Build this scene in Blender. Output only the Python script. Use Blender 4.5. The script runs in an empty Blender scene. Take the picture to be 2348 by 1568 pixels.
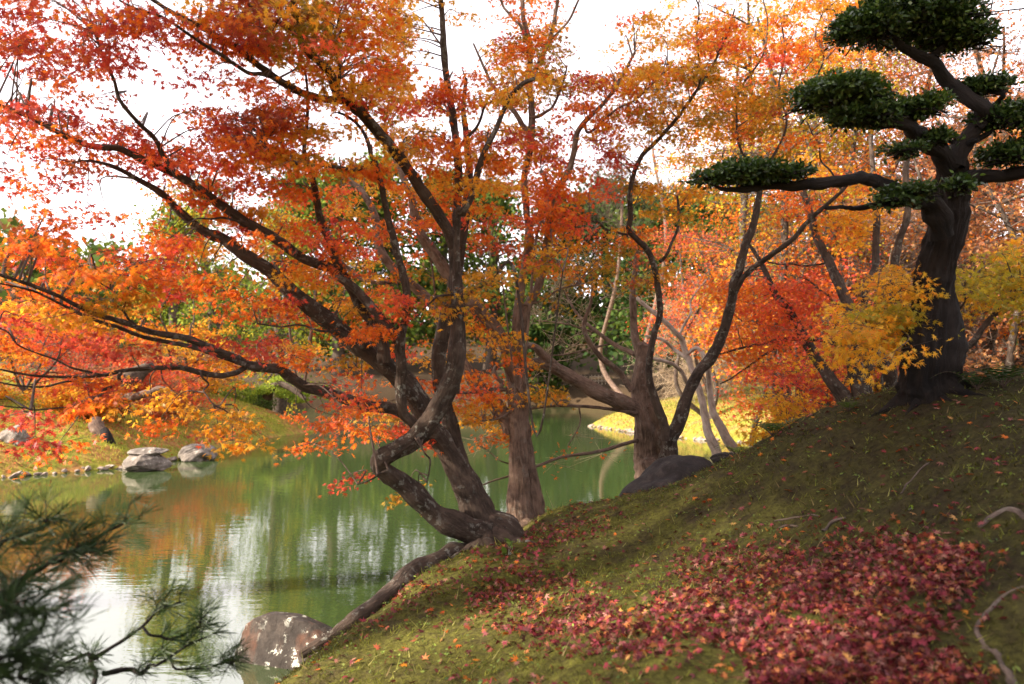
import bpy, math, random
import numpy as np
from mathutils import Vector

# ------------------------------------------------------------------ camera, sky, sun, exposure
SC = bpy.context.scene
COL = SC.collection
CAM_Z = 1.8
F_PX, CX, CY = 1826.0, 1173.5, 784.0
PITCH = math.radians(3.0)
cam_d = bpy.data.cameras.new('camera')
cam = bpy.data.objects.new('camera', cam_d); COL.objects.link(cam)
cam.location = (0, 0, CAM_Z)
cam.rotation_euler = (math.pi/2 + PITCH, 0, 0)
cam_d.sensor_width = 36; cam_d.lens = 28.0
cam_d.clip_start = 0.05; cam_d.clip_end = 2000
cam_d.dof.use_dof = True; cam_d.dof.focus_distance = 6.2; cam_d.dof.aperture_fstop = 2.4
SC.camera = cam

SUN_AZ = math.radians(-110)       # measured from +Y (view direction) towards +X
SUN_EL = math.radians(30)
world = bpy.data.worlds.new('World'); SC.world = world; world.use_nodes = True
wn = world.node_tree.nodes; wl = world.node_tree.links
bg = wn['Background']
sky = wn.new('ShaderNodeTexSky'); sky.sky_type = 'NISHITA'; sky.sun_disc = False
sky.sun_elevation = SUN_EL; sky.sun_rotation = SUN_AZ
sky.air_density = 1.4; sky.dust_density = 0.4; sky.ozone_density = 1.0
hs = wn.new('ShaderNodeHueSaturation'); hs.inputs['Saturation'].default_value = 0.12
tint = wn.new('ShaderNodeMix'); tint.data_type = 'RGBA'; tint.blend_type = 'MULTIPLY'
tint.inputs[0].default_value = 1.0; tint.inputs[7].default_value = (1.0, 0.92, 0.945, 1)
wl.new(sky.outputs[0], hs.inputs['Color']); wl.new(hs.outputs[0], tint.inputs[6])
wl.new(tint.outputs[2], bg.inputs['Color'])
bg.inputs['Strength'].default_value = 0.15
sun_d = bpy.data.lights.new('sun', 'SUN'); sun_d.energy = 4.6; sun_d.angle = math.radians(1.5)
sun_d.color = (1.0, 0.88, 0.72)
sun = bpy.data.objects.new('sun', sun_d); COL.objects.link(sun)
sv = Vector((math.sin(SUN_AZ)*math.cos(SUN_EL), math.cos(SUN_AZ)*math.cos(SUN_EL), math.sin(SUN_EL)))
sun.rotation_euler = sv.to_track_quat('Z', 'Y').to_euler()
sun.location = (-20, 10, 30)
SC.view_settings.view_transform = 'Standard'; SC.view_settings.look = 'None'
SC.view_settings.exposure = 1.9; SC.view_settings.gamma = 1
SC.render.film_transparent = False
SC.cycles.use_denoising = True
try: SC.cycles.denoiser = 'OPENIMAGEDENOISE'
except Exception: pass
SC.cycles.max_bounces = 8; SC.cycles.transmission_bounces = 6; SC.cycles.transparent_max_bounces = 4
SC.cycles.caustics_reflective = False; SC.cycles.caustics_refractive = False
SC.cycles.sample_clamp_indirect = 6.0

# ------------------------------------------------------------------ helpers
RNG = np.random.default_rng(11)
def U(px, py, d):
    """point that stands at depth d (metres along +Y) in the direction of photo position px,py"""
    px = np.asarray(px, float); py = np.asarray(py, float); d = np.asarray(d, float)
    a = (px-CX)/F_PX; b = -(py-CY)/F_PX
    y = math.cos(PITCH) - b*math.sin(PITCH); z = math.sin(PITCH) + b*math.cos(PITCH)
    return np.stack([a/y*d, d+0*a, CAM_Z + z/y*d], -1)
def PX(p):
    p = np.asarray(p, float); dx, dy, dz = p[..., 0], p[..., 1], p[..., 2]-CAM_Z
    f = dy*math.cos(PITCH)+dz*math.sin(PITCH); u = -dy*math.sin(PITCH)+dz*math.cos(PITCH)
    return CX+F_PX*dx/f, CY-F_PX*u/f

class MB:
    """collects triangles and quads, then builds ONE mesh object"""
    def __init__(s): s.v=[]; s.f=[]; s.m=[]; s.c=[]; s.b=[]; s.n=0
    def add(s, v, f, mat=0, col=None, bk=None):
        v = np.asarray(v, np.float32).reshape(-1, 3); f = np.asarray(f, np.int64)
        s.v.append(v); s.f.append(f+s.n); s.m.append(np.full(len(f), mat, np.int32))
        s.c.append(np.broadcast_to(np.asarray((.5,.5,.5) if col is None else col, np.float32), (len(v), 3)))
        s.b.append(v if bk is None else np.asarray(bk, np.float32)); s.n += len(v)
    def build(s, name, mats, parent=None, smooth=True, kind=None):
        me = bpy.data.meshes.new(name)
        if s.n:
            v = np.concatenate(s.v); me.vertices.add(len(v)); me.vertices.foreach_set('co', v.ravel())
            nl = sum(f.size for f in s.f); nf = sum(len(f) for f in s.f)
            me.loops.add(nl); me.polygons.add(nf)
            me.loops.foreach_set('vertex_index', np.concatenate([f.ravel() for f in s.f]).astype(np.int32))
            tot = np.concatenate([np.full(len(f), f.shape[1], np.int32) for f in s.f])
            me.polygons.foreach_set('loop_start', (np.cumsum(tot)-tot).astype(np.int32))
            me.polygons.foreach_set('material_index', np.concatenate(s.m))
            me.polygons.foreach_set('use_smooth', np.full(nf, smooth))
            at = me.attributes.new('tone', 'FLOAT_COLOR', 'POINT')
            c = np.concatenate(s.c); at.data.foreach_set('color', np.concatenate([c, np.ones((len(c), 1), np.float32)], 1).ravel())
            bt = me.attributes.new('grain', 'FLOAT_VECTOR', 'POINT'); bt.data.foreach_set('vector', np.concatenate(s.b).ravel())
            me.update(calc_edges=True); me.validate()
        for m in (mats if isinstance(mats, (list, tuple)) else [mats]): me.materials.append(m)
        o = bpy.data.objects.new(name, me); COL.objects.link(o)
        if parent is not None:
            o.parent = parent; o.matrix_parent_inverse = parent.matrix_world.inverted() if False else o.matrix_parent_inverse
            o.location = -np.array(parent.location)
        if kind: o['kind'] = kind
        return o
def thing(name, label, cat, loc, group=None):
    o = bpy.data.objects.new(name, None); COL.objects.link(o); o.location = [float(x) for x in loc]
    o.empty_display_size = .3
    o['label'] = label; o['category'] = cat
    if group: o['group'] = group
    return o
def tag(o, label, cat, group=None):
    o['label'] = label; o['category'] = cat
    if group: o['group'] = group
    return o

def catmull(P, n=8):
    P = np.asarray(P, float)
    if len(P) < 3: 
        t = np.linspace(0, 1, n+1)[:, None]; return P[0]*(1-t)+P[-1]*t
    Q = np.vstack([2*P[0]-P[1], P, 2*P[-1]-P[-2]]); out = []
    for i in range(len(P)-1):
        p0, p1, p2, p3 = Q[i:i+4]
        for t in np.linspace(0, 1, n, endpoint=False):
            out.append(.5*((2*p1)+(-p0+p2)*t+(2*p0-5*p1+4*p2-p3)*t*t+(-p0+3*p1-3*p2+p3)*t**3))
    out.append(P[-1]); return np.array(out)
def tube(mb, P, R, seg=8, mat=0, lump=0.0, rng=RNG, col=None, fiss=0.0):
    P = np.asarray(P, float); R = np.asarray(R, float); n = len(P)
    T = np.gradient(P, axis=0); T /= np.linalg.norm(T, axis=1)[:, None]+1e-9
    N = np.zeros_like(P); a = np.array([0, 0, 1.]) if abs(T[0, 2]) < .9 else np.array([1., 0, 0])
    N[0] = np.cross(T[0], a); N[0] /= np.linalg.norm(N[0])
    for i in range(1, n):
        v = N[i-1]-T[i]*np.dot(N[i-1], T[i]); N[i] = v/(np.linalg.norm(v)+1e-9)
    B = np.cross(T, N); th = np.arange(seg)/seg*2*np.pi
    rr = np.repeat(R[:, None], seg, 1)
    if lump:
        k = rng.normal(size=(4, 2)); L = np.concatenate([[0], np.cumsum(np.linalg.norm(np.diff(P, axis=0), axis=1))])
        ph = rng.uniform(0, 6.28, 8); fr = rng.uniform(.8, 3, 4)/max(R.mean(), .01)*.35
        for q in range(4):
            rr = rr*(1+lump*.5*np.sin(th[None]*(q % 3+1)+ph[q]+L[:, None]*fr[q]*.6)*np.sin(L[:, None]*fr[q]+ph[q+4]))
    if fiss:
        L = np.concatenate([[0], np.cumsum(np.linalg.norm(np.diff(P, axis=0), axis=1))])[:, None]; t_ = th[None]; q = R.mean()
        w1 = np.sin(t_*7+1.6*np.sin(L*.55/q)+L*.25/q); w2 = np.sin(t_*13+2.2*np.sin(L*.8/q+1)+1.3*np.sin(L*1.7/q)); w3 = np.sin(t_*23+2.5*np.sin(L*1.3/q+2))
        rr = rr*(1+fiss*(1-2*np.abs(w1)**.6+.55*(1-2*np.abs(w2)**.7)+.3*w3*np.sin(L*2.3/q)))
    V = P[:, None]+rr[..., None]*(np.cos(th)[None, :, None]*N[:, None]+np.sin(th)[None, :, None]*B[:, None])
    L = np.concatenate([[0], np.cumsum(np.linalg.norm(np.diff(P, axis=0), axis=1))])+rng.uniform(0, 50)
    bk = np.stack([np.cos(th)[None]*R[:, None], np.sin(th)[None]*R[:, None], np.repeat(L[:, None], seg, 1)], -1)
    i = np.arange(n-1)[:, None]*seg; j = np.arange(seg)[None]; jn = (j+1) % seg
    F = np.stack([i+j, i+jn, i+seg+jn, i+seg+j], -1).reshape(-1, 4)
    mb.add(V.reshape(-1, 3), F, mat, col, bk.reshape(-1, 3))
    e = (n-1)*seg; tip = V[-1].mean(0)+T[-1]*R[-1]*.6
    mb.add(np.vstack([V[-1], tip]), np.stack([np.arange(seg), (np.arange(seg)+1) % seg, np.full(seg, seg)], -1), mat, col, np.vstack([bk[-1], bk[-1].mean(0)]))
def sticks(mb, A, B, ra, rb, mat=0, sag=0.0):
    """many thin 3-sided twigs at once"""
    A = np.asarray(A, float); B = np.asarray(B, float); n = len(A)
    if n == 0: return
    T = B-A; T /= np.linalg.norm(T, axis=1)[:, None]+1e-9
    X = np.cross(T, [0.31, .23, .92]); X /= np.linalg.norm(X, axis=1)[:, None]+1e-9; Y = np.cross(T, X)
    th = np.arange(3)/3*2*np.pi
    ring = np.cos(th)[None, :, None]*X[:, None]+np.sin(th)[None, :, None]*Y[:, None]
    ra = np.broadcast_to(ra, n)[:, None, None]; rb = np.broadcast_to(rb, n)[:, None, None]
    V = np.concatenate([A[:, None]+ring*ra, B[:, None]+ring*rb], 1)
    f = np.array([[0, 1, 4, 3], [1, 2, 5, 4], [2, 0, 3, 5]])
    mb.add(V.reshape(-1, 3), (np.arange(n)[:, None, None]*6+f[None]).reshape(-1, 4), mat, (.5, .5, .5), (V*1.0).reshape(-1, 3))

# leaf shapes: flat outlines with real lobes, centre vertex first, bent by z
def star(angs, lens, notch):
    v = [(0, 0.12, 0)]; 
    for i, (a, l) in enumerate(zip(angs, lens)):
        a = math.radians(a); v.append((math.sin(a)*l, math.cos(a)*l, -.28*l*l))
        if i < len(angs)-1:
            b = (a+math.radians(angs[i+1]))/2; v.append((math.sin(b)*notch, math.cos(b)*notch, .02))
    v.append((0, -.05, 0))
    n = len(v); f = [(0, i, i+1) for i in range(1, n-1)]+[(0, n-1, 1)]
    return np.array(v), np.array(f)
STAR7 = star([-128, -80, -40, 0, 40, 80, 128], [.5, .82, .97, 1.08, .97, .82, .5], .34)
STAR5 = star([-105, -52, 0, 52, 105], [.65, .92, 1.05, .92, .65], .36)
STAR3 = star([-75, 0, 75], [.8, 1.0, .8], .42)
OVAL = (np.array([(0, .0, 0), (.23, .25, .05), (.27, .55, .06), (.15, .85, 0), (0, 1.05, -.1), (-.15, .85, 0), (-.27, .55, .06), (-.23, .25, .05), (0, .55, -.03)]),
        np.array([(8, 0, 1), (8, 1, 2), (8, 2, 3), (8, 3, 4), (8, 4, 5), (8, 5, 6), (8, 6, 7), (8, 7, 0)]))
DIA = (np.array([(0, 0, 0), (.4, .5, .08), (0, 1.05, -.1), (-.4, .5, .08)]), np.array([(0, 1, 2), (0, 2, 3)]))
def leaves(mb, pos, size, shape, col, spread=1.0, up=0.6, rng=RNG, mat=0, flat=False, heading=None):
    """leaf blades at pos, each turned its own way; up = how far the blades lie level"""
    n = len(pos)
    if n == 0: return
    V, Fc = shape
    nrm = rng.normal(size=(n, 3))*spread; nrm[:, 2] = np.abs(nrm[:, 2])*.6+up
    nrm /= np.linalg.norm(nrm, axis=1)[:, None]
    hd = rng.normal(size=(n, 3)); hd[:, 2] -= .5
    if heading is not None: hd = hd*.6+heading
    hd -= nrm*np.sum(hd*nrm, 1)[:, None]; hd /= np.linalg.norm(hd, axis=1)[:, None]+1e-9
    sd = np.cross(hd, nrm)
    s = np.broadcast_to(size, n)*rng.uniform(.7, 1.15, n); curl = rng.uniform(-.3, 1.6, n)
    W = V[None]*s[:, None, None]
    W = pos[:, None]+W[..., :1]*sd[:, None]+W[..., 1:2]*hd[:, None]+(W[..., 2:]*curl[:, None, None])*nrm[:, None]
    k = len(V)
    mb.add(W.reshape(-1, 3), (np.arange(n)[:, None, None]*k+Fc[None]).reshape(-1, Fc.shape[1]), mat, np.repeat(np.asarray(col), k, 0))

PAL = {'r': [(.44,.05,.045),(.52,.07,.05),(.36,.04,.045),(.52,.15,.04)],
       'p': [(.64,.09,.05),(.70,.16,.05),(.56,.06,.06),(.66,.20,.04)],
       'o': [(.66,.19,.02),(.62,.13,.02),(.68,.26,.025),(.55,.09,.03)],
       'y': [(.66,.33,.03),(.60,.38,.04),(.66,.22,.02),(.50,.33,.04)],
       'g': [(.30,.22,.02),(.22,.20,.02),(.42,.24,.02),(.36,.12,.02)],
       'd': [(.32,.06,.04),(.42,.10,.035),(.28,.05,.04),(.50,.16,.03)],
       'a': [(.78,.44,.03),(.72,.50,.05),(.66,.46,.05),(.76,.34,.03)],
       'v': [(.42,.36,.04),(.34,.33,.04),(.50,.34,.03),(.28,.28,.03)],
       'e': [(.05,.085,.018),(.075,.12,.02),(.04,.07,.02),(.10,.14,.03)],
       'c': [(.12,.19,.03),(.20,.27,.035),(.08,.14,.03),(.26,.30,.04)],
       'k': [(.022,.045,.014),(.03,.06,.016),(.018,.035,.012),(.045,.075,.018)],
       'b': [(.30,.17,.09),(.36,.22,.12),(.24,.13,.08),(.40,.20,.10)],
       'm': [(.42,.15,.08),(.36,.17,.05),(.45,.22,.06),(.32,.12,.07)]}
def tones(code, n, rng=RNG, n_var=.16, alt=None):
    base = np.array(PAL[code]); c = base[rng.integers(0, len(base), n)]
    t = rng.uniform(0, 1, (n, 1))**1.5; c = c*(1-t)+base.mean(0)*t
    return np.clip(c*rng.uniform(1-n_var, 1+n_var, (n, 1)), 0, .9)

# ------------------------------------------------------------------ materials
def newmat(name):
    m = bpy.data.materials.new(name); m.use_nodes = True
    nt = m.node_tree; nt.nodes.clear(); out = nt.nodes.new('ShaderNodeOutputMaterial')
    return m, nt, nt.nodes, nt.links, out
def noise(nt, vec, scale, detail=4, rough=.6, dim='3D'):
    n = nt.nodes.new('ShaderNodeTexNoise'); n.inputs['Scale'].default_value = scale
    n.inputs['Detail'].default_value = detail; n.inputs['Roughness'].default_value = rough
    if vec is not None: nt.links.new(vec, n.inputs['Vector'])
    return n.outputs['Fac']
def ramp(nt, fac, stops):
    r = nt.nodes.new('ShaderNodeValToRGB'); e = r.color_ramp.elements
    while len(e) > 1: e.remove(e[-1])
    for i, (p, c) in enumerate(stops):
        x = e[0] if i == 0 else e.new(p)
        x.position = p; x.color = (*c, 1) if len(c) == 3 else c
    nt.links.new(fac, r.inputs[0]); return r.outputs[0]
def mixc(nt, fac, a, b, mode='MIX'):
    m = nt.nodes.new('ShaderNodeMix'); m.data_type = 'RGBA'; m.blend_type = mode
    for i, x in ((0, fac), (6, a), (7, b)):
        if hasattr(x, 'is_linked'): nt.links.new(x, m.inputs[i])
        else: m.inputs[i].default_value = x if i == 0 else (*x, 1)
    return m.outputs[2]
def vecscale(nt, vec, s):
    m = nt.nodes.new('ShaderNodeMapping'); m.inputs['Scale'].default_value = s; nt.links.new(vec, m.inputs[0]); return m.outputs[0]
def attr(nt, name, out='Color'):
    a = nt.nodes.new('ShaderNodeAttribute'); a.attribute_name = name; return a.outputs[out]
def bump(nt, h, strength, dist):
    b = nt.nodes.new('ShaderNodeBump'); b.inputs['Strength'].default_value = strength; b.inputs['Distance'].default_value = dist
    nt.links.new(h, b.inputs['Height']); return b.outputs[0]
def princ(nt, col, rough=.8, spec=.3, normal=None):
    p = nt.nodes.new('ShaderNodeBsdfPrincipled'); p.inputs['Roughness'].default_value = rough
    p.inputs['Specular IOR Level'].default_value = spec
    if hasattr(col, 'is_linked'): nt.links.new(col, p.inputs['Base Color'])
    else: p.inputs['Base Color'].default_value = (*col, 1)
    if normal is not None: nt.links.new(normal, p.inputs['Normal'])
    return p
def leafmat(name, trans=.45, rough=.5, spec=.25, tmul=(1.25, 1.05, .8)):
    m, nt, N, L, out = newmat(name); c = attr(nt, 'tone')
    p = princ(nt, c, rough, spec); t = N.new('ShaderNodeBsdfTranslucent')
    L.new(mixc(nt, 1.0, c, tmul, 'MULTIPLY'), t.inputs[0])
    mx = N.new('ShaderNodeMixShader'); mx.inputs[0].default_value = trans
    L.new(p.outputs[0], mx.inputs[1]); L.new(t.outputs[0], mx.inputs[2]); L.new(mx.outputs[0], out.inputs[0]); return m
def barkmat(name, dark, light, lichen=0.0, scale=1.0, bmp=.5, lcol=(.36,.36,.31)):
    m, nt, N, L, out = newmat(name); g = attr(nt, 'grain', 'Vector')
    gs = vecscale(nt, g, (1, 1, .22)); n1 = noise(nt, gs, 60*scale, 6, .65); n2 = noise(nt, g, 9*scale, 4, .6)
    c = ramp(nt, n1, [(.25, tuple(x*.55 for x in dark)), (.48, dark), (.75, light)])
    c = mixc(nt, ramp(nt, n2, [(.35, (0,0,0)), (.7, (.7,.7,.7))]), c, tuple(x*1.15 for x in light))
    if lichen:
        n3 = noise(nt, g, 22*scale, 5, .7); n4 = noise(nt, g, 3.5*scale, 2, .5)
        mm = N.new('ShaderNodeMath'); mm.operation = 'MULTIPLY'
        L.new(ramp(nt, n3, [(.54, (0,0,0)), (.60, (1,1,1))]), mm.inputs[0]); L.new(ramp(nt, n4, [(.42, (0,0,0)), (.6, (lichen,)*3)]), mm.inputs[1])
        c = mixc(nt, mm.outputs[0], c, lcol)
    p = princ(nt, c, .85, .2, bump(nt, n1, bmp, .02)); L.new(p.outputs[0], out.inputs[0]); return m
M = {}
M['leaf'] = leafmat('maple_leaf', .58, .45, .3, (1.4, 1.12, .85))
M['leaf_far'] = leafmat('far_leaf', .42, .7, .05, (1.05, .85, .6))
M['pad_leaf'] = leafmat('glossy_leaf', .22, .32, .5, (1.0, 1.3, .5))
M['needle'] = leafmat('needle', .15, .5, .3, (1, 1.2, .5))
M['grass'] = leafmat('grass_blade', .35, .6, .15, (1.0, 1.1, .6))
M['litter'] = leafmat('litter', .22, .55, .15)
M['bark'] = barkmat('maple_bark', (.026,.0175,.0125), (.088,.060,.045), .4, 1.0, 1.1)
M['bark_b'] = barkmat('maple_bark_pale', (.072,.045,.032), (.225,.148,.108), .2, 1.0, 1.1)
M['bark_pale'] = barkmat('pale_bark', (.20,.15,.115), (.40,.32,.26), .3)
M['bark_dark'] = barkmat('dark_bark', (.0055,.0042,.004), (.024,.017,.014), 0, .5, 1.5)
M['bark_pine'] = barkmat('pine_bark', (.035,.024,.018), (.10,.07,.05), .2)
M['twig'] = barkmat('twig', (.06,.04,.03), (.13,.09,.07))
M['twig_pale'] = barkmat('pale_twig', (.28,.20,.13), (.42,.33,.22))
M['root'] = barkmat('root_bark', (.055,.038,.03), (.15,.108,.086), .2)

# ------------------------------------------------------------------ terrain
POND = np.array([(-8.6,8.4),(-7.0,6.4),(-4.9,4.3),(-2.9,2.3),(-1.75,3.2),(-1.45,4.2),(-1.0,5.0),(-.55,5.7),(-.12,6.3),(.2,7.2),(1.0,7.7),(1.3,8.1),(1.5,8.9),
 (2.2,9.6),(3.2,11.5),(4.5,14.5),(6.4,18),(8.3,21.3),(8.3,23.4),(6.2,25.2),(4.7,28.5),(3.3,34.0),(5,39),(9,47),(10,58),(5,63),(-6,64),(-15,58),(-17,48),(-12,40),(-9.0,34),(-7.4,30),(-8.0,27),(-8.3,22),
 (-7.8,19.4),(-8.2,17.2),(-9.7,15.4),(-11.6,13.9),(-10.8,11.2)], float)
def pond_sd(x, y):
    """distance outside the pond outline (negative in the water)"""
    x = np.asarray(x, float); y = np.asarray(y, float)
    d2 = np.full(x.shape, 1e18); ins = np.zeros(x.shape, bool); n = len(POND)
    for i in range(n):
        ax, ay = POND[i]; bx, by = POND[(i+1) % n]; ex, ey = bx-ax, by-ay
        t = np.clip(((x-ax)*ex+(y-ay)*ey)/(ex*ex+ey*ey), 0, 1)
        d2 = np.minimum(d2, (x-ax-t*ex)**2+(y-ay-t*ey)**2)
        cr = ((ay > y) != (by > y)); xx = ax+(y-ay)/(np.where(ey == 0, 1e-9, ey))*ex
        ins ^= cr & (x < xx)
    d = np.sqrt(d2); return np.where(ins, -d, d)
def sstep(a, b, x): t = np.clip((x-a)/(b-a), 0, 1); return t*t*(3-2*t)
def far_h(x, y):
    s = pond_sd(x, y); o = np.maximum(s, 0)
    left = 2.3*(1-np.exp(-o/5.5)); right = 3.0*(1-np.exp(-o/8.5)); fc = 1.9*(1-np.exp(-o/2.6))
    wl_ = sstep(2, -7, x)*sstep(46, 36, y); wr = sstep(1, 3.5, x)*sstep(52, 42, y)
    h = left*wl_+right*wr+fc*np.clip(1-wl_-wr, 0, 1)
    h = .22*(1-np.exp(-o/.35))+h
    h = h+sstep(62, 120, y)*9+sstep(24, 60, np.abs(x))*7+sstep(5, 16, x)*sstep(40, 6, y)*1.6
    h = h+.10*np.sin(x*.7+1.3*np.sin(y*.31))*np.cos(y*.53)*np.clip(o/4, 0, 1)
    h = np.where(s < 0, np.maximum(-1.0, s*.55-.04), h)
    return h
_vis = [(650,1568,3.75),(700,1525,4.35),(830,1425,4.8),(960,1325,5.35),(1080,1268,5.75),(1240,1203,6.8),(1340,1193,7.1),(1425,1178,6.9),
 (1520,1128,6.4),(1600,1088,6.1),(1680,1047,5.9),(1800,987,5.6),(1900,947,5.45),(1970,924,5.35),(2100,897,5.1),(2250,882,4.9),(2347,874,4.8),
 (1130,1254,5.75),(1205,1208,6.6),(1300,1300,4.9),(1500,1250,5.0),(1300,1420,3.75),(1000,1400,4.4),(850,1500,4.0),(1000,1568,3.25),
 (1400,1568,2.65),(1800,1568,2.4),(2100,1568,2.3),(2347,1568,2.2),(1700,1300,3.9),(1900,1150,4.4),(1950,1250,3.6),(2200,1100,3.65),(2300,1300,2.85),(2200,1000,4.25),(1600,1400,3.2),(1700,1150,4.9)]
_c = U(*np.array(_vis, float).T)
_man = np.array([(-1.75,3.6,-.22),(-1.7,4.4,-.35),(-1.35,5.3,-.35),(-.85,6.1,-.3),(-.45,6.8,-.3),(.1,7.7,-.22),(.8,8.1,-.15),(1.25,8.6,.0),
 (1.5,7.9,.64),(1.0,7.2,.60),(2.3,8.6,.75),(2.2,9.8,.0),(3.3,7.4,1.42),(3.2,9,1.15),(3.3,11,.3),(4.2,6.6,1.72),(4.6,9,1.6),(6,6,2.1),(6,10,1.9),(5,12,1.0),(5.5,3,2.15),
 (3.2,3,1.72),(3,1.2,1.62),(1.5,1,1.1),(.4,1,.75),(-.7,1.6,.38),(-1.6,2.2,.12),(-2.0,3.0,-.25),(-1.2,.5,.35),(5.5,.6,2.0),(-2.6,1.2,.1)])
_P = np.vstack([_c, _man])
def _tps(r): return r*r*np.log(r+1e-9)
_n = len(_P); _K = _tps(np.linalg.norm(_P[:, None, :2]-_P[None, :, :2], axis=2))+np.eye(_n)*2e-3
_A = np.zeros((_n+3, _n+3)); _A[:_n, :_n] = _K; _A[:_n, _n] = 1; _A[:_n, _n+1:] = _P[:, :2]; _A[_n, :_n] = 1; _A[_n+1:, :_n] = _P[:, :2].T
_w = np.linalg.solve(_A, np.concatenate([_P[:, 2], np.zeros(3)]))
def near_h(x, y):
    x = np.asarray(x, float); sh = x.shape; x = x.ravel(); y = np.asarray(y, float).ravel()
    out = np.empty(len(x))
    for a in range(0, len(x), 20000):
        q = np.stack([x[a:a+20000], y[a:a+20000]], 1)
        out[a:a+20000] = _tps(np.linalg.norm(q[:, None]-_P[None, :, :2], axis=2))@_w[:_n]+_w[_n]+q@_w[_n+1:]
    return out.reshape(sh)
def H(x, y):
    x = np.asarray(x, float); y = np.asarray(y, float)
    w = sstep(-2.9, -2.2, x)*sstep(7.2, 5.8, x)*sstep(.1, .9, y)*sstep(12.6, 10.6, y)
    nh = np.clip(near_h(np.clip(x, -3, 7.2), np.clip(y, 0, 12.6)), -.8, 3)
    b = .007*np.sin(x*19+2*np.sin(y*11))*np.sin(y*21+1.6*np.sin(x*13))+.005*np.sin(x*31+y*23)*np.sin(y*37-x*11)+.012*np.sin(x*7.3+2*np.sin(y*3.1))*np.sin(y*8.1+1.7*np.sin(x*2.3))+.02*np.sin(x*2.9+y*1.7)*np.sin(y*2.3-x)
    return np.where(w > 0, w*(nh+b)+(1-w)*far_h(x, y), far_h(x, y))
def ground_at(px, py, dmax=14., dmin=1.2):
    """where the sight line through a photo position meets the ground"""
    px = np.asarray(px, float); py = np.asarray(py, float); res = np.full(px.shape, np.nan)
    for d in np.concatenate([np.arange(dmin, 8, .035), np.arange(8, dmax, .15)]):
        m = np.isnan(res)
        if not m.any(): break
        q = U(px[m], py[m], d); hit = q[:, 2] <= H(q[:, 0], q[:, 1])
        idx = np.where(m)[0][hit]; res[idx] = d
    return res
def grid(xs, ys, skip=None):
    X, Y = np.meshgrid(xs, ys); Z = H(X, Y); n, m = X.shape
    i = np.arange(n-1)[:, None]*m; j = np.arange(m-1)[None]
    F = np.stack([i+j, i+j+1, i+m+j+1, i+m+j], -1).reshape(-1, 4)
    if skip is not None:
        cx = (X[:-1, :-1]+X[1:, 1:]).ravel()/2; cy = (Y[:-1, :-1]+Y[1:, 1:]).ravel()/2
        F = F[~skip(cx, cy)]
    return np.stack([X, Y, Z], -1).reshape(-1, 3), F

def mat_moss():
    m, nt, N, L, out = newmat('moss'); g = N.new('ShaderNodeNewGeometry').outputs['Position']
    n1 = noise(nt, g, 4.5, 7, .68); n2 = noise(nt, g, 30, 8, .75); n3 = noise(nt, g, 11, 5, .65)
    c = ramp(nt, n2, [(.28, (.026,.021,.009)), (.46, (.075,.068,.016)), (.62, (.135,.130,.026)), (.8, (.21,.20,.05))])
    dirt = ramp(nt, n2, [(.3, (.02,.013,.009)), (.7, (.085,.055,.038))])
    c = mixc(nt, ramp(nt, n1, [(.49, (0,0,0)), (.66, (.8,.8,.8))]), c, dirt)
    c = mixc(nt, ramp(nt, n3, [(.55, (0,0,0)), (.75, (.5,.5,.5))]), c, (.12,.12,.025))
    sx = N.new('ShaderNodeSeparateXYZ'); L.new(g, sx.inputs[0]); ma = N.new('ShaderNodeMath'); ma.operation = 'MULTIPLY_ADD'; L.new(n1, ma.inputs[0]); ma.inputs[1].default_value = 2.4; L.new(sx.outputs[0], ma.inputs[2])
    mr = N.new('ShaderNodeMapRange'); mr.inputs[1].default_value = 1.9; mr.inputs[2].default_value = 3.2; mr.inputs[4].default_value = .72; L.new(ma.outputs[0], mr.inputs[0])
    c = mixc(nt, mr.outputs[0], c, ramp(nt, n2, [(.3, (.012,.009,.006)), (.6, (.034,.025,.014)), (.8, (.07,.055,.03))]))  # dark soil towards the right, with the shade there painted into its colour
    p = princ(nt, c, .95, .1, bump(nt, n2, .9, .03)); L.new(p.outputs[0], out.inputs[0]); return m
def mat_lawn():
    m, nt, N, L, out = newmat('lawn'); g = N.new('ShaderNodeNewGeometry').outputs['Position']
    n1 = noise(nt, g, .45, 5, .65); n2 = noise(nt, g, 9, 6, .75); n3 = noise(nt, g, 1.6, 5, .7)
    gr = ramp(nt, n2, [(.28, (.06,.07,.012)), (.5, (.22,.21,.03)), (.72, (.40,.36,.06))])
    li = ramp(nt, n2, [(.28, (.10,.045,.02)), (.5, (.36,.15,.06)), (.72, (.50,.27,.10))])
    c = mixc(nt, ramp(nt, n3, [(.46, (0,0,0)), (.60, (.8,.8,.8))]), gr, li)
    # dull brown bank of bare earth and dry grass on the far side of the pond
    br = ramp(nt, n2, [(.3, (.028,.019,.011)), (.7, (.085,.055,.03))])
    sp = N.new('ShaderNodeSeparateXYZ'); L.new(g, sp.inputs[0])
    mr = N.new('ShaderNodeMapRange'); mr.inputs[1].default_value = 44; mr.inputs[2].default_value = 54; L.new(sp.outputs[1], mr.inputs[0])
    c = mixc(nt, mr.outputs[0], c, br)
    p = princ(nt, c, .95, .1, bump(nt, n2, .7, .06)); L.new(p.outputs[0], out.inputs[0]); return m
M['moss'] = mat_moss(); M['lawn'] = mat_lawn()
NX0, NX1, NY0, NY1 = -2.6, 6.4, .4, 11.6
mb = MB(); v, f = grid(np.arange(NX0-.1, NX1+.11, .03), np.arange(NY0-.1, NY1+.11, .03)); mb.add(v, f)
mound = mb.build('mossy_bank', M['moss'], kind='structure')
def warp(a, n, k): t = np.linspace(-1, 1, n); return a*np.sign(t)*(np.abs(t)*(1-k)+k*np.abs(t)**4)
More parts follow.
